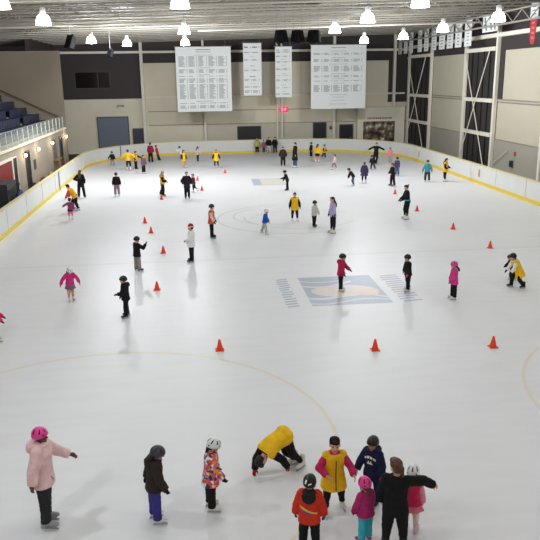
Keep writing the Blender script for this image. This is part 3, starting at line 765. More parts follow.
ARM_DOWN = (6, 10, 14, 6)
NP = [0]
def person(label, x, y, face, H, lod, top=None, bottom=None, **k):
    """face: 0 looks at the viewer's side, 90 to the right, 180 away, -90 to the left.  lod 0 near, 1 middle, 2 far"""
    kid = H < 1.58
    hel = k.get('helmet'); skin = k.get('skin', M_skin)
    sc_extra = .055+(.035 if hel else .012)
    b = k.get('b') or (H-sc_extra)/1.027
    vox = (.0085, .0125, .017)[lod]; sm = (4, 3, 2)[lod]; fin = lod == 0 or (lod == 1 and b > .9)
    hh = (.195+.03*max(0, min(1, (b-1.05)/.6)))*(1 if b > 1 else b)
    hipz = (.485 if kid else .505)*b; fat = k.get('fat', 1.0)
    wid = (1.06 if kid else 1.0)*fat
    S = b*wid
    lean, side, twist = k.get('lean', 2), k.get('side', 0), k.get('twist', 0)
    bend = k.get('bend', 0)                         # extra curl of the upper spine
    def spine_at(t):
        """point and frame along the spine, t in 0..1 (hip to neck base)"""
        p = V((0,0,0)); N = 8
        for i in range(N):
            tt = (i+.5)/N
            if tt > t: break
            a = R(lean+bend*tt); p += V((math.sin(R(side)), math.sin(a)*math.cos(R(side)), math.cos(a)*math.cos(R(side))))*(sl/N)
        a = R(lean+bend*t); d = V((math.sin(R(side)), math.sin(a)*math.cos(R(side)), math.cos(a)*math.cos(R(side))))
        tw = R(twist*t); r0 = V((math.cos(tw), math.sin(tw), 0)); rr = (r0-d*r0.dot(d)).normalized(); ff = d.cross(rr)
        return p, d, rr, ff
    sl = (.315 if kid else .325)*b
    legs = k.get('legs', ((3,4,0,2), (-3,4,0,2))); arms = k.get('arms', (ARM_DOWN, ARM_DOWN))
    hips, knees, ankles = [], [], []
    for s, (f, o, f2, o2) in zip((1, -1), legs):
        h = V((s*.052*S, 0, -.01*b)); kn = h+limb_dir(f, o, s)*(.235*b if kid else .245*b); an = kn+limb_dir(f2, o2, s)*(hipz-.04*b-(.235*b if kid else .245*b)-.01*b)
        hips.append(h); knees.append(kn); ankles.append(an)
    sk = b/1.38*k.get('foot', 1.0)
    low = min(a.z for a in ankles); base_z = .112*sk-low
    mid = (ankles[0]+ankles[1])/2
    off = V((-mid.x, -mid.y, base_z))
    if 'anchor' in k: a = ankles[k['anchor']]; off = V((-a.x, -a.y, base_z))
    hips = [p+off for p in hips]; knees = [p+off for p in knees]; ankles = [p+off for p in ankles]
    def SP(t):
        p, d, r, f = spine_at(t); return p+off, d, r, f
    neck, nd, nr, nf = SP(1.0)
    sh = [SP(.9)[0]+SP(.9)[2]*(s*.112*S) for s in (1, -1)]
    elb, wri, fdir = [], [], []
    for i, (s, (f, o, f2, o2)) in enumerate(zip((1, -1), arms)):
        e = sh[i]+limb_dir(f, o, s)*(.165*b); d2 = limb_dir(f2, o2, s); w = e+d2*(.135*b)
        elb.append(e); wri.append(w); fdir.append(d2)
    hl = .098*b*k.get('hand', 1.0)
    # head
    hy, hp = k.get('head', (0, 8)); hr_ = k.get('roll', 0)
    a0 = R((lean+bend)*k.get('follow', .35))
    Mh = Matrix.Rotation(R(hy), 3, 'Z') @ Matrix.Rotation(-R(hp)-a0, 3, 'X') @ Matrix.Rotation(R(hr_), 3, 'Y')
    hu, hf, hx = Mh @ V((0,0,1)), Mh @ V((0,1,0)), Mh @ V((1,0,0))
    hc = neck+nd*(.028*b)+hu*(.47*hh)+hf*(.04*hh)
    P = lambda q: hc+hx*q[0]*hh+hf*q[1]*hh+hu*q[2]*hh
    # ---- body
    bm = bmesh.new()
    ts = (-.06, .08, .3, .55, .75, .9, 1.0)
    tw_ = (.082, .088, .076, .086, .098, .09, .04); td = (.058, .064, .056, .062, .064, .052, .036)
    rs = []
    for t, w_, d_ in zip(ts, tw_, td):
        p, d, r, f = SP(max(0, t)); p = p+d*(sl*min(0, t)); rs.append(oval(p, r*w_*S, f*d_*S, 16, .85))
    rings(bm, rs)
    capsule(bm, neck-nd*.02*b, .034*b, hc-hu*(.28*hh)-hf*.08*hh, .03*b)
    ell(bm, P((0,-.04,.08)), .375*hh, .46*hh, .44*hh, Mh); ell(bm, P((0,.1,-.2)), .30*hh, .32*hh, .3*hh, Mh)
    if lod < 2:
        capsule(bm, P((0,.41,.02)), .035*hh, P((0,.50,-.12)), .055*hh, 8)
        ell(bm, P((0,.36,-.3)), .13*hh, .07*hh, .05*hh, Mh); ell(bm, P((0,.32,-.42)), .12*hh, .1*hh, .09*hh, Mh)
        for s in (1, -1): ell(bm, P((s*.385,-.03,-.06)), .04*hh, .09*hh, .14*hh, Mh)
    for i, s in enumerate((1, -1)):
        capsule(bm, sh[i]-SP(.9)[2]*(s*.02*S), .038*S, elb[i], .029*S); capsule(bm, elb[i], .029*S, wri[i], .02*S)
        up = limb_dir(arms[i][2]+90, 0, s); pn = k.get('palm', (None, None))[i] or (V((-s, .25, -.2)))
        add_hand(bm, wri[i], fdir[i], V(pn), hl, s, 0., k.get('curl', 28), fin)
        capsule(bm, hips[i], .062*S, knees[i], .043*S); capsule(bm, knees[i], .043*S, ankles[i], .024*S)
        ff = limb_dir(legs[i][2]+90, 0, s) if k.get('kick') == i else V((0, 1, 0))
        capsule(bm, ankles[i], .026*S, ankles[i]+ff*(.07*sk)-V((0,0,.036*sk)), .014*S)
    rx = (hips[0]+hips[1])/2; ell(bm, rx+V((0,-.01*b,.01*b)), .088*S, .066*S, .07*S)
    bvox = min(vox, .0072) if lod == 0 else vox
    me = remesh(bm, bvox, sm if lod else 3)
    for m in (skin, M_eye, M_lip): me.materials.append(m)
    for p in me.polygons:
        q = p.center-hc; l = q.dot(hx)/hh; f_ = q.dot(hf)/hh; u = q.dot(hu)/hh
        if f_ > .2 and abs(abs(l)-.165) < .062 and abs(u-.03) < .038: p.material_index = 1
        elif f_ > .2 and abs(l) < .12 and abs(u+.30) < .03: p.material_index = 2
    # heading
    P0 = V((x, y, 0)); c = (CAM-P0); c.z = 0; c.normalize(); r_ = V((-c.y, c.x, 0))
    hd = c*math.cos(R(face))+r_*math.sin(R(face))
    root = link('person', me); root.location = P0; root.rotation_euler = (0, 0, math.atan2(-hd.x, hd.y))
    tag(root, label, 'person', 'skaters on the ice')
    NP[0] += 1; seed = NP[0]*3.7
    wr = (.006, .004, 0)[lod]
    def part(name, bm, m, v=None, w=None, sm_=None, lab=None):
        o = link(name, remesh(bm, v or vox, sm if sm_ is None else sm_, wr if w is None else w, seed), m, root)
        if lab: o['label'] = lab
        return o
    out = {'root': root}
    # ---- lower clothes
    def pants(m, name='trousers', r=(.068,.054,.048), hem=.008):
        r = [q*k.get('pr', 1.) for q in r]
        bm = bmesh.new()
        ell(bm, rx+V((0,-.012*b,.02*b)), .102*S, .08*S, .085*S)
        p, d, rr, f = SP(0.0); p2 = SP(.16)[0]
        rings(bm, [oval(p, rr*.1*S, f*.074*S), oval(p2, rr*.094*S, f*.07*S)])
        for i in (0, 1):
            capsule(bm, hips[i], r[0]*S, knees[i], r[1]*S)
            dn = (ankles[i]-knees[i]).normalized(); e = ankles[i]+dn*hem*b
            u, w = frame_of(dn)
            rings(bm, [oval(knees[i], u*r[1]*S, w*r[1]*S), oval(knees[i].lerp(e, .6), u*r[2]*S*1.02, w*r[2]*S*1.02), oval(e, u*r[2]*S, w*r[2]*S*1.08)])
        out['legs'] = part(name, bm, m)
    if bottom:
        kind, m = bottom
        if kind == 'pants': pants(m)
        elif kind == 'flare': pants(m, r=(.07,.056,.056), hem=.014)
        elif kind == 'leggings': pants(m, 'leggings', (.068,.048,.036), -.03)
    if k.get('skirt'):
        m, L0, fl = k['skirt']; bm = bmesh.new(); p, d, rr, f = SP(.12); dn = (-d*.35+V((0,0,-1))*.65).normalized(); n_ = 26
        def ruff(c, wd, dp, amp): return [c+rr*(math.cos(2*math.pi*i/n_)*wd*(1+amp*math.cos(7*2*math.pi*i/n_)))+f*(math.sin(2*math.pi*i/n_)*dp*(1+amp*math.cos(7*2*math.pi*i/n_))) for i in range(n_)]
        rings(bm, [ruff(p, .094*S, .07*S, 0), ruff(p+dn*L0*b*.4, .11*S*(1+fl*.3), .09*S*(1+fl*.3), .02), ruff(p+dn*L0*b, .115*S*(1+fl), .1*S*(1+fl), .07)])
        part('skirt', bm, m, w=0)
    # ---- tops
    def torso(bm, hem, g, collar=True, flare=0.):
        rs = []; n = 20
        p, d, rr, f = SP(0.0); dn = (-d*.55+V((0,0,-1))*.45).normalized()
        if lean+bend > 50: dn = -d
        hp_ = p+dn*hem*b
        rs.append(oval(hp_, rr*(.112*S+g+flare), f*(.086*S+g+flare), n, .88))
        rs.append(oval(p+dn*hem*b*.4, rr*(.108*S+g+flare*.5), f*(.08*S+g+flare*.5), n, .88))
        for t, w_, d_ in ((.12,.098,.072), (.35,.092,.068), (.6,.098,.072), (.78,.106,.073), (.9,.1,.064), (.97,.062,.05)):
            q, d, rr, f = SP(t); rs.append(oval(q, rr*(w_*S+g), f*(d_*S+g), n, .88))
        if collar:
            q, d, rr, f = SP(1.0); rs.append(oval(q+d*.012*b, rr*(.045*S+g*.6), f*(.044*S+g*.6), n))
        rings(bm, rs)
    def sleeves(bm, g, length=1.0, r=(.046,.039,.033)):
        for i, s in enumerate((1, -1)):
            capsule(bm, sh[i]-SP(.9)[2]*(s*.025*S), r[0]*S+g, elb[i], r[1]*S+g)
            e = elb[i].lerp(wri[i], length)
            u, w = frame_of(e-elb[i]); rings(bm, [oval(elb[i], u*(r[1]*S+g), w*(r[1]*S+g)), oval(e, u*(r[2]*S+g), w*(r[2]*S+g))])
            ell(bm, elb[i], r[1]*S+g, r[1]*S+g, r[1]*S+g)
    if top:
        m, hem, g = top; bm = bmesh.new()
        torso(bm, hem, g, True, k.get('flare', 0)); sleeves(bm, g*.7, .98)
        if k.get('hood'):
            q, d, rr, f = SP(.97)
            ell(bm, q-f*(.06*S+g)-d*.02*b, .085*S, .05*S, .06*S, Matrix((rr, f, d)).transposed())
            ell(bm, q+d*.012*b, .07*S+g, .065*S+g, .03*S, Matrix((rr, f, d)).transposed())
        out['top'] = part(k.get('top_name', 'jacket'), bm, m)
    if k.get('vest'):
        m, hem, g = k['vest']; bm = bmesh.new(); torso(bm, hem, g, False, k.get('vest_flare', .015))
        if lean+bend > 90:
            q, d, rr, f = SP(0); ell(bm, q-f*.02*b-d*.01*b, .112*S+g, .085*S+g, .085*S, Matrix((rr, f, d)).transposed())
        for i, s in enumerate((1, -1)):
            ell(bm, sh[i]-SP(.9)[2]*(s*.02*S), .046*S+g*.5, .046*S+g*.5, .05*S+g*.3)
        out['vest'] = part('vest', bm, m)
    if k.get('hood_down'):
        q, d, rr, f = SP(.93); bm = bmesh.new(); g = top[2]; Mx = Matrix((rr, f, d)).transposed()
        ell(bm, q-f*(.062*S+g)+d*.0*b, .085*S, .045*S, .075*S, Mx); ell(bm, q-f*(.04*S+g)-d*.05*b, .06*S, .05*S, .05*S, Mx)
        ell(bm, q+d*.045*b-f*.03*S, .075*S+g*.5, .05*S+g*.5, .03*S, Mx)
        part('hood', bm, k['hood_down'])
    if k.get('belt'):
        q, d, rr, f = SP(.1); g = top[2]+.004; bm = bmesh.new()
        rings(bm, [oval(q-d*.022*b, rr*(.101*S+g), f*(.078*S+g)), oval(q+d*.022*b, rr*(.1*S+g), f*(.077*S+g))]); part('belt', bm, k['belt'], w=0)
    if k.get('scarf'):
        bm = bmesh.new(); ell(bm, neck+nd*.01*b, .06*S, .058*S, .03*S); part('scarf', bm, k['scarf'])
    # ---- gloves
    gl = k.get('gloves')
    if gl:
        for i, s in enumerate((1, -1)):
            bm = bmesh.new(); pn = k.get('palm', (None, None))[i] or V((-s, .25, -.2))
            add_hand(bm, wri[i], fdir[i], V(pn), hl, s, .0035, k.get('curl', 28), fin and lod == 0)
            capsule(bm, wri[i]-fdir[i]*.02*b, .03*S, wri[i]+fdir[i]*.01*b, .026*S)
            part('glove', bm, gl, (.0062, .011, .018)[lod], 0, 2)
    # ---- skates
    bc = k.get('boots', M_bootw)
    for i, s in enumerate((1, -1)):
        o = bpy.data.objects.new('skate', BOOT); COL.objects.link(o); o.parent = root; slot(o, bc)
        yaw = Matrix.Rotation(-s*R(k.get('toe', 8)), 3, 'Z')
        if k.get('kick') == i:
            yaw = yaw @ Matrix.Rotation(R(legs[i][2]), 3, 'X')
        elif k.get('heel', {}).get(i): yaw = yaw @ Matrix.Rotation(R(k['heel'][i]), 3, 'X')
        o.matrix_local = Matrix.Translation(ankles[i]) @ yaw.to_4x4() @ Matrix.Diagonal((sk*1.08, sk, sk, 1))
        bl = bpy.data.objects.new('blade', BLADE); COL.objects.link(bl); bl.parent = o
    # ---- hair, helmet, hat
    hair, hm = k.get('hair', ('short', M_hair_b))
    bm = bmesh.new()
    if not hel:
        ell(bm, P((0,-.09,.14)), .405*hh, .46*hh, .43*hh, Mh)
        ell(bm, P((0,.16,.36)), .3*hh, .26*hh, .2*hh, Mh)
        if hair == 'short': ell(bm, P((0,-.22,-.08)), .36*hh, .3*hh, .3*hh, Mh)
    if hair in ('long', 'pony', 'tail'):
        ell(bm, P((0,-.24,-.1)), .37*hh, .28*hh, .34*hh, Mh)
    L_ = k.get('hair_len', 1.3)
    back = neck-nf*(.085*S+ (top[2] if top else 0))
    if hair == 'long':
        for s in (-.22, 0, .22):
            q = P((s,-.34,-.2)); capsule(bm, q, .17*hh, V((back.x,back.y,0))+V((0,0,q.z-L_*.55*hh))+nr*s*hh, .15*hh)
            capsule(bm, V((back.x,back.y,0))+V((0,0,q.z-L_*.55*hh))+nr*s*hh, .15*hh, V((back.x,back.y,0))+V((0,0,q.z-L_*hh))+nr*s*hh*.8-nf*.01*b, .09*hh)
    if hair == 'pony':
        q = P((0,-.5,.22)); ell(bm, q, .1*hh, .1*hh, .1*hh); q2 = P((0,-.72,.05)); q3 = P((0,-.74,-.55*L_))
        capsule(bm, q, .1*hh, q2, .15*hh); capsule(bm, q2, .15*hh, q3, .07*hh)
    if hair == 'bun':
        ell(bm, P((0,-.22,-.05)), .36*hh, .3*hh, .3*hh, Mh); q = P((0,-.5,.35)); ell(bm, q, .16*hh, .16*hh, .16*hh); capsule(bm, q, .1*hh, P((0,-.75,.62)), .06*hh)
    if hair == 'tail':
        q = P((0,-.36,-.28)); q2 = q-V((0,0,L_*.6*hh))-nf*.03*b; capsule(bm, q, .16*hh, q2, .1*hh)
    if len(bm.verts): part('hair', bm, hm, max(vox, .009), .004 if lod == 0 else 0, 2)
    else: bm.free()
    if hel:
        o = bpy.data.objects.new('helmet', HELM); COL.objects.link(o); o.parent = root; slot(o, hel)
        M4 = Matrix.Translation(P((0,-.02,.0))) @ Mh.to_4x4() @ Matrix.Diagonal((hh*1.02, hh*1.02, hh*1.02, 1)); o.matrix_local = M4
        if k.get('helmet_label'): o['label'] = k['helmet_label']
        if lod < 2:
            st = bpy.data.objects.new('chin_strap', STRAP); COL.objects.link(st); st.parent = o
        out['helmet'] = o
    if k.get('beanie'):
        bm = bmesh.new(); ell(bm, P((0,-.07,.3)), .42*hh, .49*hh, .34*hh, Mh); ell(bm, P((0,-.2,.05)), .4*hh, .36*hh, .36*hh, Mh); part('hat', bm, k['beanie'])
    if k.get('santa'):
        bm = bmesh.new(); lathe(bm, [(.44*hh,0),(.43*hh,.2*hh),(.3*hh,.42*hh),(.12*hh,.6*hh)], 16)
        for v in bm.verts: v.co = P((0,-.03,.12))+Mh @ v.co
        capsule(bm, P((0,-.1,.62)), .16*hh, P((-.1,-.52,.48)), .1*hh); capsule(bm, P((-.1,-.52,.48)), .1*hh, P((-.14,-.62,.1)), .06*hh)
        ht = part('hat', bm, MATS['cloth_santa'])
        bm = bmesh.new(); ell(bm, P((0,-.03,.15)), .49*hh, .56*hh, .17*hh, Mh); br = link('hat_brim', remesh(bm, vox*.8, 2), MATS['cloth_white'], ht)
        bm = bmesh.new(); ell(bm, P((-.14,-.64,.02)), .12*hh, .12*hh, .12*hh); link('pompom', remesh(bm, vox*.8, 2), MATS['cloth_white'], ht)
    out['info'] = dict(SP=SP, b=b, S=S, P=P, neck=neck)
    return out
def decal(o, name, origin, u, w, d, polys, m, off=.004, label=None):
    """project polygons drawn in the plane (origin,u,w) along d onto the mesh of o as a thin print part"""
    me = o.data; bm0 = bmesh.new(); bm0.from_mesh(me); tree = BVHTree.FromBMesh(bm0); bm = bmesh.new(); N = 6
    for poly in polys:
        A, B, C, D = [V((*p, 0)) for p in poly]; grid = {}
        for i in range(N+1):
            for j in range(N+1):
                s, t = i/N, j/N
                q = A*(1-s)*(1-t)+B*s*(1-t)+C*s*t+D*(1-s)*t
                p0 = origin+u*q.x+w*q.y-d*.6
                h = tree.ray_cast(p0, d)
                if h[0] is not None: grid[i, j] = bm.verts.new(h[0]-d*off)
        for i in range(N):
            for j in range(N):
                ks = [(i,j),(i+1,j),(i+1,j+1),(i,j+1)]
                if all(q in grid for q in ks): bm.faces.new([grid[q] for q in ks])
    bm0.free()
    r = link(name, mesh_of(bm, name, True), m, o)
    sd = r.modifiers.new('thickness', 'SOLIDIFY'); sd.thickness = .003
    if label: r['label'] = label
    return r
def ribbon(pts, w): return [[(a[0]-w/2*0, a[1]-w/2), (b_[0], b_[1]-w/2), (b_[0], b_[1]+w/2), (a[0], a[1]+w/2)] for a, b_ in zip(pts, pts[1:])]

M_bootw = mat('boot_white', (226,222,214), .4); M_bootb = mat('boot_black', (34,33,35), .45); M_bootg = mat('boot_grey', (150,150,150), .45)
H_black = mat('helmet_black', (28,29,32), .3); H_white = mat('helmet_white', (230,232,232), .3); H_pink = mat('helmet_pink', (232,64,150), .35); H_dk = mat('helmet_charcoal', (58,62,70), .35)
Cb = cloth('black', (26,25,28)); Cbb = cloth('soft_black', (36,34,36)); Cyel = cloth('yellow', (238,188,34)); Cnavy = cloth('navy', (30,34,66)); Cwh = cloth('white', (228,228,230)); cloth('santa', (196,30,44))
Cpk = cloth('pale_pink', (234,196,198)); Cmag = cloth('magenta', (206,50,124)); Cred = cloth('red', (206,56,36)); Cgry = cloth('grey', (146,136,132)); Cdg = cloth('dark_grey', (58,58,62)); Cbrown = cloth('brown_black', (50,42,40))
Cblue = cloth('blue_trouser', (62,58,138)); Cjean = cloth('denim', (72,88,128)); Cteal = cloth('turquoise', (64,180,200)); Cros = cloth('rose', (214,48,96)); Clav = cloth('lavender', (176,164,204)); Cmaroon = cloth('maroon', (140,36,62)); Corv = cloth('orange_red', (208,86,52))
Cmauve = cloth('mauve', (146,118,136)); Croyal = cloth('royal_blue', (34,86,172)); Cltg = cloth('light_grey', (196,194,186)); Ctan = cloth('bare_tights', (206,158,136)); Cpeach = cloth('salmon', (232,140,150)); Cpur = cloth('purple_navy', (64,56,86)); Cbur = cloth('glove_red', (170,36,44)); Cbg = cloth('glove_blue', (48,56,130)); Ctq = cloth('teal_top', (70,150,164)); Cslv = cloth('sleeve_raspberry', (190,44,92))
PW = patchwork(); PL = plaid()
STR = lambda a, b_: ((a,5,a*.6,3), (b_,5,b_*1.1,3))
DN = ARM_DOWN

# ---- the near group
r = person('person in a pink helmet and pale pink hooded jacket pointing right', -7.1, 7.14, 68, 1.70, 0, (Cpk,.085,.028), ('pants', cloth('charcoal', (46,46,52))),
    helmet=H_pink, skin=M_skin_d, hood=True, legs=((4,2,-2,1),(-4,2,-4,1)), pr=.95, toe=4, arms=((-14,12,-4,9),(30,26,58,18)), head=(-6,2), boots=M_bootg, hair=('short',M_hair_b), fat=1.07)
I = r['info']; q, d, rr, f = I['SP'](.05)
decal(r['top'], 'pocket_trim', q, rr, d, f*-1, [[(.01,-.06),(.06,.03),(.075,.03),(.025,-.06)]], Cdg, label='dark slanted pocket edge')
person('child in a dark brown jacket, charcoal helmet and bright blue trousers', -5.44, 7.0, 95, 1.36, 0, (Cbrown,.06,.024), ('pants', Cblue), helmet=H_dk, skin=M_skin_b,
    hood=True, scarf=cloth('scarf_red', (170,40,50)), arms=((12,9,26,4),(-24,18,-16,10)), gloves=Cb, head=(-8,20), legs=((3,3,0,2),(-4,4,0,2)), boots=M_bootw, lean=6, hair=('long',M_hair_b), hair_len=.9)
person('child in a white helmet and multicoloured patchwork jacket', -4.59, 7.2, 92, 1.31, 0, (PW,.13,.024), ('pants', Cb), helmet=H_white, hood=False, flare=.012,
    arms=((16,10,40,4),(10,8,22,4)), gloves=Cb, head=(0,20), legs=((0,3,0,2),(-5,3,-1,2)), hair=('tail',M_hair_b), hair_len=.7, lean=4)
r = person('bending skater in a yellow vest reaching down to the ice with a red glove', -3.03, 8.27, -52, 1.2, 0, (Cb,.03,.016), ('leggings', Cb), b=1.40, top_name='shirt', vest=(Cyel,.0,.034), vest_flare=0, lean=92, bend=44, follow=.95,
    legs=((-12,-8,-46,2),(-20,4,-42,6)), arms=((26,4,10,2),(-50,8,-30,0)), gloves=Cbur, head=(0,14), hair=('short',M_hair_b), toe=12)
r = person('child in a black cap, long yellow vest and raspberry sleeves, arms half raised', -2.68, 6.9, 14, 1.36, 0, (Cslv,.04,.012), ('leggings', Cb), top_name='shirt', vest=(Cyel,.165,.03), vest_flare=.03, beanie=Cb,
    legs=((10,9,4,5),(-2,10,-14,8)), arms=((8,28,58,-34),(20,24,66,6)), head=(-8,2), lean=4)
I = r['info']; q, d, rr, f = I['SP'](.4)
decal(r['vest'], 'zip', q, rr, d, f*-1, [[(-.008,-.33),(.008,-.33),(.008,.17),(-.008,.17)]], Cdg, label='dark zip down the front')
r = person('child seen from behind in a red jacket and black helmet with white marks', -3.22, 6.0, 174, 1.29, 0, (Cred,.09,.024), ('pants', Cb), helmet=H_black, hood_down=Cbb, gloves=Cbg,
    arms=((4,12,10,8),(4,12,10,8)), head=(-8,4), boots=M_bootb)
I = r['info']; q, d, rr, f = I['SP'](.3)
decal(r['top'], 'back_print', q, rr, d, f, [[(-.13,.05),(.02,-.01),(.02,.02),(-.13,.085)], [(.02,-.01),(.12,-.03),(.12,-.01),(.02,.02)]], mat('print_yellow', (238,186,70), .7), label='yellow stripe print')
decal(r['top'], 'back_print', q, rr, d, f, [[(-.11,.01),(.06,-.04),(.06,-.02),(-.11,.04)]], mat('print_blue', (80,84,150), .7), label='blue stripe print')
decal(r['helmet'], 'helmet_print', V((0,0,.25)), V((1,0,0)), V((0,0,1)), V((0,1,0)), [[(-.22,-.1),(-.12,-.14),(-.06,.12),(-.18,.14)], [(.04,-.2),(.26,-.12),(.26,-.04),(.04,-.1)]], M_white, .02, 'white marks')
r = person('child in a navy hoodie with white print and a black helmet', -2.04, 7.02, -28, 1.26, 0, (Cnavy,.09,.024), ('pants', Cnavy), top_name='hoodie', helmet=H_black, skin=M_skin_b, hood=True,
    arms=((18,16,40,2),(2,10,18,6)), head=(6,6), boots=M_bootb)
I = r['info']; q, d, rr, f = I['SP'](.62)
decal(r['top'], 'chest_print', q, rr*1.3, d*1.3, f*-1, [[(-.075,.0),(-.045,.02),(-.045,.05),(-.075,.03)], [(-.035,.022),(-.003,.03),(-.003,.06),(-.035,.052)], [(.006,.03),(.036,.022),(.036,.052),(.006,.06)], [(.045,.02),(.075,0),(.075,.03),(.045,.05)],
    [(-.04,-.05),(.04,-.05),(.03,-.03),(-.03,-.03)], [(-.025,-.03),(-.008,-.03),(-.008,-.005),(-.025,-.01)], [(.008,-.03),(.025,-.03),(.025,-.01),(.008,-.005)]], M_white, label='white print')
person('small child in a plain pink helmet, magenta jacket and turquoise trousers', -2.38, 6.1, -140, 1.1, 0, (cloth('magenta_dark', (170,44,104)),.06,.022), ('pants', Cteal), helmet=H_pink, hair=('tail',M_hair_br), hair_len=1.5,
    arms=((10,8,24,2),(10,8,24,2)), gloves=cloth('glove_pink', (190,60,90)), boots=mat('boot_rose', (190,40,80), .4), head=(0,14))
person('woman in a black jacket with a brown ponytail stretching one arm right', -2.03, 5.82, 176, 1.54, 0, (Cb,.07,.016), ('leggings', Cb), hair=('pony',M_hair_br), hair_len=.9, kid=False,
    arms=((72,52,44,40),(8,8,22,0)), head=(38,12), legs=((2,5,0,4),(-2,5,0,4)), boots=M_bootb, b=1.46)
person('small child in a white helmet, rose vest and pink tutu', -1.66, 6.25, 168, 1.15, 0, (cloth('blush_sleeve', (228,150,166)),.02,.014), ('leggings', cloth('pale_leggings', (224,200,198))), top_name='shirt', vest=(Cros,.04,.028), helmet=H_white,
    skirt=(cloth('tutu', (226,120,140)),.17,.5), arms=((4,9,10,4),(4,9,10,4)), head=(0,10), boots=cloth('boot_pale', (220,190,196)))
# ---- middle distance
person('skater in a rose jacket and black trousers cut by the left edge', -9.93, 15.3, 85, 1.2, 1, (Cros,.07,.024), ('pants', Cb), helmet=H_black, arms=((20,10,40,0),(20,10,50,0)), gloves=Cb)
person('girl in a magenta jacket, plaid skirt and white helmet looking down at her skates', -8.57, 18.6, 12, 1.17, 1, (Cmag,.02,.018), ('leggings', Ctan), legs=((4,1,0,1),(-4,1,0,2)), skirt=(PL,.19,.3), helmet=H_white, hair=('long',M_hair_b), hair_len=1.0,
    arms=((4,38,10,24),(4,34,14,18)), head=(14,38), gloves=Cmag, lean=8, roll=6)
person('boy in a black hooded jacket and black helmet facing left with one fist forward', -6.72, 16.75, -78, 1.3, 1, (Cb,.08,.02), ('pants', Cb), helmet=H_black, hood=True, arms=((10,8,20,4),(30,10,86,4)), gloves=Cb, boots=M_bootb, legs=((-4,4,-6,3),(8,4,2,3)))
person('boy in a black jacket and grey trousers raising one hand', -6.76, 21.74, 120, 1.33, 1, (Cb,.08,.02), ('pants', Cgry), helmet=H_black, arms=((50,14,150,12),(8,8,20,4)), gloves=Cb, boots=M_bootb, legs=((2,7,0,3),(0,7,0,4)))
person('child in a Santa hat, white hoodie and black trousers', -4.85, 22.69, -105, 1.5, 1, (Cwh,.1,.022), ('pants', Cb), santa=True, top_name='hoodie', arms=((6,8,40,-10),(6,10,66,-26)), gloves=Cbur, boots=M_bootb, lean=-2)
person('child in an orange vest with pale sleeves and a black helmet', -3.99, 26.61, 82, 1.56, 1, (cloth('sleeve_pale', (226,196,184)),.03,.012), ('pants', Cb), top_name='shirt', vest=(Corv,.08,.02), helmet=H_black, arms=((8,8,30,4),(8,8,26,4)), gloves=Cb, boots=M_bootb, head=(0,4))
person('child in a royal blue jacket, white helmet and grey trousers', -1.72, 27.0, 82, 1.19, 1, (Croyal,.05,.02), ('pants', cloth('grey_light', (172,172,170))), helmet=H_white, arms=((16,8,40,2),(10,8,34,2)), legs=((14,4,6,3),(-16,5,-22,3)), lean=10)
person('skater in a yellow vest with black sleeves standing on centre ice', .02, 29.6, 4, 1.44, 1, (Cb,.04,.012), ('leggings', Cb), top_name='shirt', vest=(Cyel,.12,.03), arms=((2,14,4,10),(2,14,4,10)), gloves=Cb, legs=((0,6,0,3),(0,6,0,4)))
person('child in a pale grey jacket and black helmet beside the girl in lavender', .68, 28.1, 55, 1.29, 1, (Cltg,.06,.02), ('pants', Cb), helmet=H_black, arms=((10,10,20,6),(14,8,30,2)), boots=M_bootb, legs=((8,5,2,4),(-6,5,-10,4)))
person('girl in a lavender top and black leggings with long dark hair', 1.27, 26.7, -70, 1.64, 1, (Clav,.06,.012), ('leggings', Cb), top_name='top', hair=('long',M_hair_b), hair_len=1.3, arms=((4,8,20,4),(8,10,14,6)), gloves=Cb)
person('child in a raspberry jacket and black helmet on the ice emblem', -.16, 18.3, 78, 1.29, 1, (cloth('raspberry', (178,34,78)),.08,.022), ('pants', Cb), helmet=H_black, hood=True, arms=((14,8,26,4),(30,10,50,4)), gloves=Cb, lean=4)
person('child in a black hoodie with pink gloves beside the ice emblem', 1.93, 17.95, -62, 1.26, 1, (Cb,.06,.016), ('pants', Cb), top_name='hoodie', helmet=H_black, arms=((-4,24,4,20),(10,14,26,6)), gloves=cloth('glove_hotpink', (206,70,120)), legs=((-6,4,-14,3),(8,5,2,4)), side=3)
person('child in a pink helmet and pink jacket facing left on the right side', 3.03, 16.95, -75, 1.25, 1, (cloth('hot_pink', (214,64,140)),.1,.022), ('pants', Cb), helmet=H_pink, hair=('long',M_hair_b), hair_len=.8, arms=((8,8,18,2),(14,8,40,2)), gloves=Cmag)
person('skater in a yellow vest and black helmet bending to the left', 5.44, 17.75, -62, 1.2, 1, (Cwh,.04,.012), ('pants', Cb), b=1.2, top_name='shirt', vest=(Cyel,.18,.03), vest_flare=.025, helmet=H_black, hair=('tail',M_hair_b), hair_len=1.8, lean=25, bend=10, follow=.4,
    legs=((34,6,2,3),(4,10,-38,8)), arms=((20,8,34,4),(26,8,40,4)), gloves=Cb, head=(0,0), boots=M_bootb)
person('small child in black half hidden behind the bending yellow vest skater', 5.68, 18.6, -75, .94, 1, (Cb,.05,.018), ('pants', Cb), helmet=H_black, arms=((30,8,46,0),(40,8,64,0)), gloves=Cb, legs=((10,5,-4,3),(-10,5,-16,3)), lean=18)
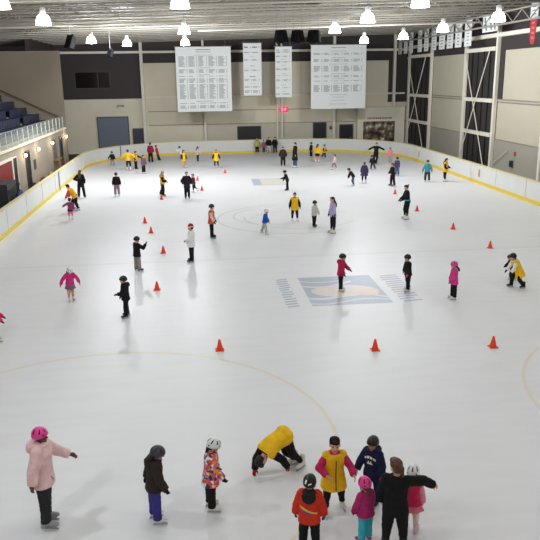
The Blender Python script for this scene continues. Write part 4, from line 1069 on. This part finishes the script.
# ---- far skaters
person('skater in black with a turquoise belt and a flicked up bun', 5.29, 29.1, -72, 1.72, 1, (Cb,.03,.01), ('leggings', Cb), hair=('bun',M_hair_b), belt=Cteal, arms=((18,10,50,0),(26,14,60,4)), gloves=Cdg, legs=((14,4,-8,3),(6,6,-4,4)), lean=6, b=1.58)
person('tall skater in black beside the farther right hand cone', 7.55, 39.3, -60, 1.5, 2, (Cb,.03,.016), ('pants', Cb), hair=('short',M_hair_br), boots=M_bootb, arms=((10,8,50,-10),(10,8,50,-10)), legs=((6,5,0,3),(-6,5,-8,3)))
person('person in a dark purple jacket and jeans behind the tall skater in black', 9.09, 43.6, -40, 1.36, 2, (Cpur,.07,.022), ('pants', Cjean), helmet=H_black)
person('girl in a teal top and black trousers near the right boards', 10.15, 40.5, 0, 1.5, 2, (Ctq,.05,.016), ('pants', Cdg), top_name='top', helmet=H_black, legs=((0,6,0,3),(0,6,0,4)), arms=((4,20,8,14),(4,18,8,12)), gloves=Cdg)
person('skater in a yellow vest with long dark hair near the right boards', 11.31, 40.5, 70, 1.57, 2, (Cb,.03,.01), ('leggings', Cb), top_name='shirt', vest=(Cyel,.1,.025), hair=('long',M_hair_b), arms=((10,8,60,0),(10,8,70,0)), lean=4)
person('man in black with both arms stretched wide before the far boards', 9.28, 50.2, 0, 1.74, 2, (Cb,.05,.014), ('pants', Cb), b=1.64, arms=((4,64,4,58),(4,64,4,58)), legs=((0,10,-6,-6),(2,0,-6,-14)), boots=M_bootb, side=-3)
person('child in black leaning just in front of the man with spread arms', 8.31, 47.0, -30, 1.17, 2, (Cb,.06,.018), ('pants', Cb), helmet=H_black, legs=((18,4,-6,3),(-12,12,-24,10)), lean=16)
person('girl in a salmon pink jacket and grey trousers right of the man with spread arms', 10.66, 50.9, 0, 1.26, 2, (Cpeach,.07,.02), ('pants', cloth('grey_mid', (168,164,166))), hair=('long',M_hair_br), hair_len=1.0)
person('girl in a wide dark navy coat and white skates', 6.13, 40.9, 170, 1.41, 2, (Cpur,.16,.02), ('leggings', Cb), flare=.09, top_name='coat', hair=('short',M_hair_br), hood=True, legs=((0,4,0,3),(10,8,6,6)))
person('child in a dark jacket and jeans leaning far to the left', 5.22, 39.8, -85, 1.1, 2, (Cbb,.06,.018), ('pants', Cjean), b=1.16, lean=30, bend=14, scarf=Cpeach, hair=('short',M_hair_b), legs=((2,5,-14,4),(14,6,-26,6)), arms=((20,8,20,4),(20,8,20,4)), gloves=Cpeach)
person('child in a pale pink top and grey leggings gliding with one leg back', 5.55, 47.6, -80, 1.22, 2, (cloth('blush', (222,186,190)),.03,.012), ('leggings', Cmauve), top_name='top', hair=('short',M_hair_br), legs=((30,4,16,3),(-16,4,-20,3)), arms=((10,30,20,20),(20,30,40,10)), lean=-4)
person('yellow vest child facing right beside the yellow vest and black skirt', 6.17, 55.1, 60, 1.22, 2, (Cb,.03,.01), ('pants', Cb), top_name='shirt', vest=(Cyel,.1,.025), legs=((-16,5,-24,3),(8,5,2,3)), arms=((10,20,40,0),(10,20,30,0)))
person('skater in a yellow vest and short black skirt by the far boards', 5.19, 52.5, 150, 1.55, 2, (Cyel,.02,.02), ('leggings', Ctan), top_name='vest', skirt=(Cb,.2,.2), hair=('long',M_hair_br), hair_len=.7, arms=((2,14,20,4),(2,14,20,4)))
person('slim skater in black left of the yellow vests by the far boards', 5.28, 56.1, -60, 1.36, 2, (Cb,.04,.012), ('pants', Cb), helmet=H_black, lean=-3)
person('tall person in a long black coat and blue jeans', 2.97, 49.7, -70, 1.92, 2, (Cb,.24,.018), ('pants', Cjean), b=1.84, flare=.05, top_name='coat', hair=('short',M_hair_b), lean=-3, arms=((6,6,10,4),(6,6,10,4)))
person('person in a dark brown jacket facing the near end beside the long black coat', 2.2, 50.8, 0, 1.57, 2, (Cbrown,.09,.03), ('pants', Cb), hair=('short',M_hair_b), hood=True, boots=M_bootb, arms=((2,16,10,4),(2,16,10,4)))
person('skater all in black leaning left with one arm forward on the far emblem', .92, 38.8, -80, 1.22, 2, (Cb,.04,.012), ('pants', Cb), b=1.2, helmet=H_black, lean=18, arms=((10,6,24,2),(40,8,80,4)), gloves=Cb, legs=((-4,4,-8,3),(6,4,0,3)), boots=M_bootb)
person('blond person in a yellow green vest at the far boards', 1.1, 60.6, 20, 1.42, 2, (cloth('lime', (186,178,90)),.06,.02), ('pants', Cb), hair=('long',M_hair_bl), hair_len=.8)
person('child in a pink top and dark trousers second from left at the far boards', 1.68, 60.3, 30, 1.28, 2, (cloth('dusky_pink', (150,88,104)),.05,.02), ('pants', Cpur), hair=('short',M_hair_br), side=3)
person('person in a black jacket and white trousers at the far boards', 2.17, 60.65, -10, 1.5, 2, (Cb,.05,.02), ('pants', Cltg), hair=('short',M_hair_br))
person('person in a black jacket and navy trousers, rightmost of four at the far boards', 2.72, 60.4, -20, 1.54, 2, (Cb,.07,.02), ('pants', Cnavy), boots=M_bootb, hair=('short',M_hair_b))
person('girl in a yellow vest with bare legs left of the far boards centre', -5.39, 51.3, 40, 1.45, 2, (Cb,.0,.01), ('leggings', Ctan), top_name='shirt', vest=(Cyel,.14,.025), hair=('long',M_hair_b), legs=((-4,6,-8,4),(4,10,-4,10)))
person('child in a white top and dark helmet reaching left by the far boards', -5.68, 56.4, -80, 1.26, 2, (Cwh,.04,.016), ('pants', cloth('grey_soft', (150,150,146))), helmet=H_dk, arms=((70,10,80,4),(70,10,80,4)), lean=8)
person('child in a white and pink jacket reaching right by the far boards', -4.28, 54.7, 70, 1.34, 2, (cloth('white_pink', (216,196,202)),.02,.016), ('pants', Cbb), hair=('long',M_hair_b), hair_len=.8, arms=((60,10,70,6),(10,10,20,4)))
person('yellow vest child facing the near end, rightmost yellow vest left of the gate group', -2.92, 50.7, 0, 1.48, 2, (Cb,.02,.01), ('leggings', Cdg), top_name='shirt', vest=(Cyel,.13,.03), hair=('long',M_hair_br), hair_len=.7, legs=((0,8,0,4),(0,6,0,6)), arms=((2,18,6,12),(2,18,6,12)))
person('man in a dark suit with hands in his pockets', -5.07, 37.0, 0, 1.58, 2, (cloth('aubergine', (40,32,42)),.12,.03), ('pants', Cb), hair=('short',cloth('grey_hair', (110,104,100))), arms=((-6,28,20,-24),(-6,28,20,-24)), boots=M_bootb, legs=((2,2,0,0),(-2,2,0,0)))
person('maroon jacketed child kicking one skate back beside the man in the dark suit', -4.72, 39.3, -70, 1.16, 2, (cloth('plum', (92,36,56)),.05,.02), ('leggings', Cb), scarf=Cwh, hair=('short',cloth('fair_hair', (150,128,110))), legs=((4,4,-2,3),(-6,4,-64,4)), kick=1, anchor=0, lean=4)
person('blond skater in a yellow vest and wide black trousers', -6.55, 38.2, 80, 1.55, 2, (Cb,.04,.012), ('flare', Cb), top_name='shirt', vest=(cloth('mustard', (214,170,50)),.03,.016), hair=('long',M_hair_bl), hair_len=1.0, arms=((14,8,70,2),(10,8,60,0)), legs=((10,5,-8,4),(-8,6,-20,5)), boots=M_bootb)
person('child in a black jacket and mauve trousers alone on the left', -9.16, 38.7, 0, 1.47, 2, (Cb,.03,.008), ('pants', Cmauve), helmet=H_black, skin=M_skin_b)
person('child in a black jacket and grey trousers leftmost by the far boards', -10.96, 53.4, 0, 1.26, 2, (Cb,.04,.022), ('pants', Cgry), helmet=H_black, arms=((4,30,8,26),(4,14,8,10)), legs=((0,8,0,4),(2,10,-2,8)))
person('skater in a yellow vest with both arms out near the left corner', -9.48, 50.6, 170, 1.6, 2, (Cyel,.05,.022), ('leggings', Cb), top_name='vest', hair=('short',M_hair_b), arms=((4,60,4,40),(4,56,20,50)), legs=((4,8,-20,4),(0,4,0,2)))
person('skater in a yellow vest with black sleeves facing right near the left corner', -9.0, 51.3, 60, 1.44, 2, (Cb,.04,.014), ('pants', Cb), top_name='shirt', vest=(Cyel,.04,.018), hair=('short',M_hair_b), arms=((10,8,20,4),(40,30,60,30)), boots=M_bootb)
person('child in a mauve jacket with long dark hair near the left corner', -8.25, 48.6, 40, 1.41, 2, (cloth('mauve_grey', (104,80,98)),.06,.02), ('pants', Cb), hair=('long',M_hair_b), hair_len=1.1)
person('tall person in a maroon top and black trousers by the far boards', -8.11, 55.5, 160, 1.66, 2, (Cmaroon,.05,.02), ('pants', Cb), b=1.56, hair=('short',M_hair_b), boots=M_bootb)
person('child in a red jacket leaning beside the tall person in maroon', -7.5, 56.9, 80, 1.35, 2, (cloth('crimson', (186,44,62)),.05,.02), ('pants', Cb), hair=('short',M_hair_b), lean=-12, boots=M_bootb, legs=((8,4,14,3),(14,4,18,3)))
person('woman in black with long brown hair and a hand on her hip', -11.15, 38.4, 165, 1.66, 2, (Cb,.08,.018), ('pants', Cb), b=1.57, hair=('long',M_hair_br), hair_len=1.5, arms=((-4,12,30,-10),(-6,40,30,-60)), boots=M_bootb, legs=((2,9,0,5),(0,8,0,4)))
person('skater in a yellow vest and black trousers leaning beside the left boards', -10.8, 34.2, -110, 1.45, 2, (cloth('coral', (206,80,90)),.03,.012), ('pants', Cb), b=1.5, top_name='shirt', vest=(cloth('amber', (240,176,40)),.06,.025), hair=('short',M_hair_b), lean=26, bend=16, legs=((2,5,-20,6),(20,8,-24,10)), arms=((20,10,30,4),(20,10,30,4)))
person('small child in a purple jacket and pink leggings with an arm out to the left', -10.72, 31.9, 160, 1.1, 2, (cloth('berry', (132,66,104)),.04,.018), ('leggings', cloth('pink_leggings', (226,110,144))), skirt=(cloth('dark_skirt', (56,38,52)),.16,.15), hair=('short',M_hair_b), arms=((4,12,10,8),(4,54,10,58)), gloves=Cnavy)

# ------------------------------------------------------------------ camera, world, view
cam = bpy.data.cameras.new('camera'); co = bpy.data.objects.new('camera', cam); COL.objects.link(co)
yaw, pit, rol = 0.106824665, 0.269986434, -0.0140722745
r0 = V((math.cos(yaw), -math.sin(yaw), 0)); f0 = V((math.sin(yaw)*math.cos(pit), math.cos(yaw)*math.cos(pit), -math.sin(pit))); u0 = r0.cross(f0)
c_, s_ = math.cos(rol), math.sin(rol); rv = r0*c_+u0*s_; uv = u0*c_-r0*s_
Mc = Matrix((rv, uv, -f0)).transposed().to_4x4(); Mc.translation = CAM; co.matrix_world = Mc
cam.sensor_width = 36; cam.lens = 693.67/540*36; cam.clip_end = 300; cam.clip_start = .05
scn.camera = co
wd = bpy.data.worlds.new('world'); scn.world = wd; wd.use_nodes = True
wd.node_tree.nodes['Background'].inputs[0].default_value = (.01, .01, .012, 1); wd.node_tree.nodes['Background'].inputs[1].default_value = 1
vs = scn.view_settings; vs.view_transform = 'Standard'; vs.look = 'None'; vs.gamma = 1; vs.use_curve_mapping = False; vs.exposure = 0.29
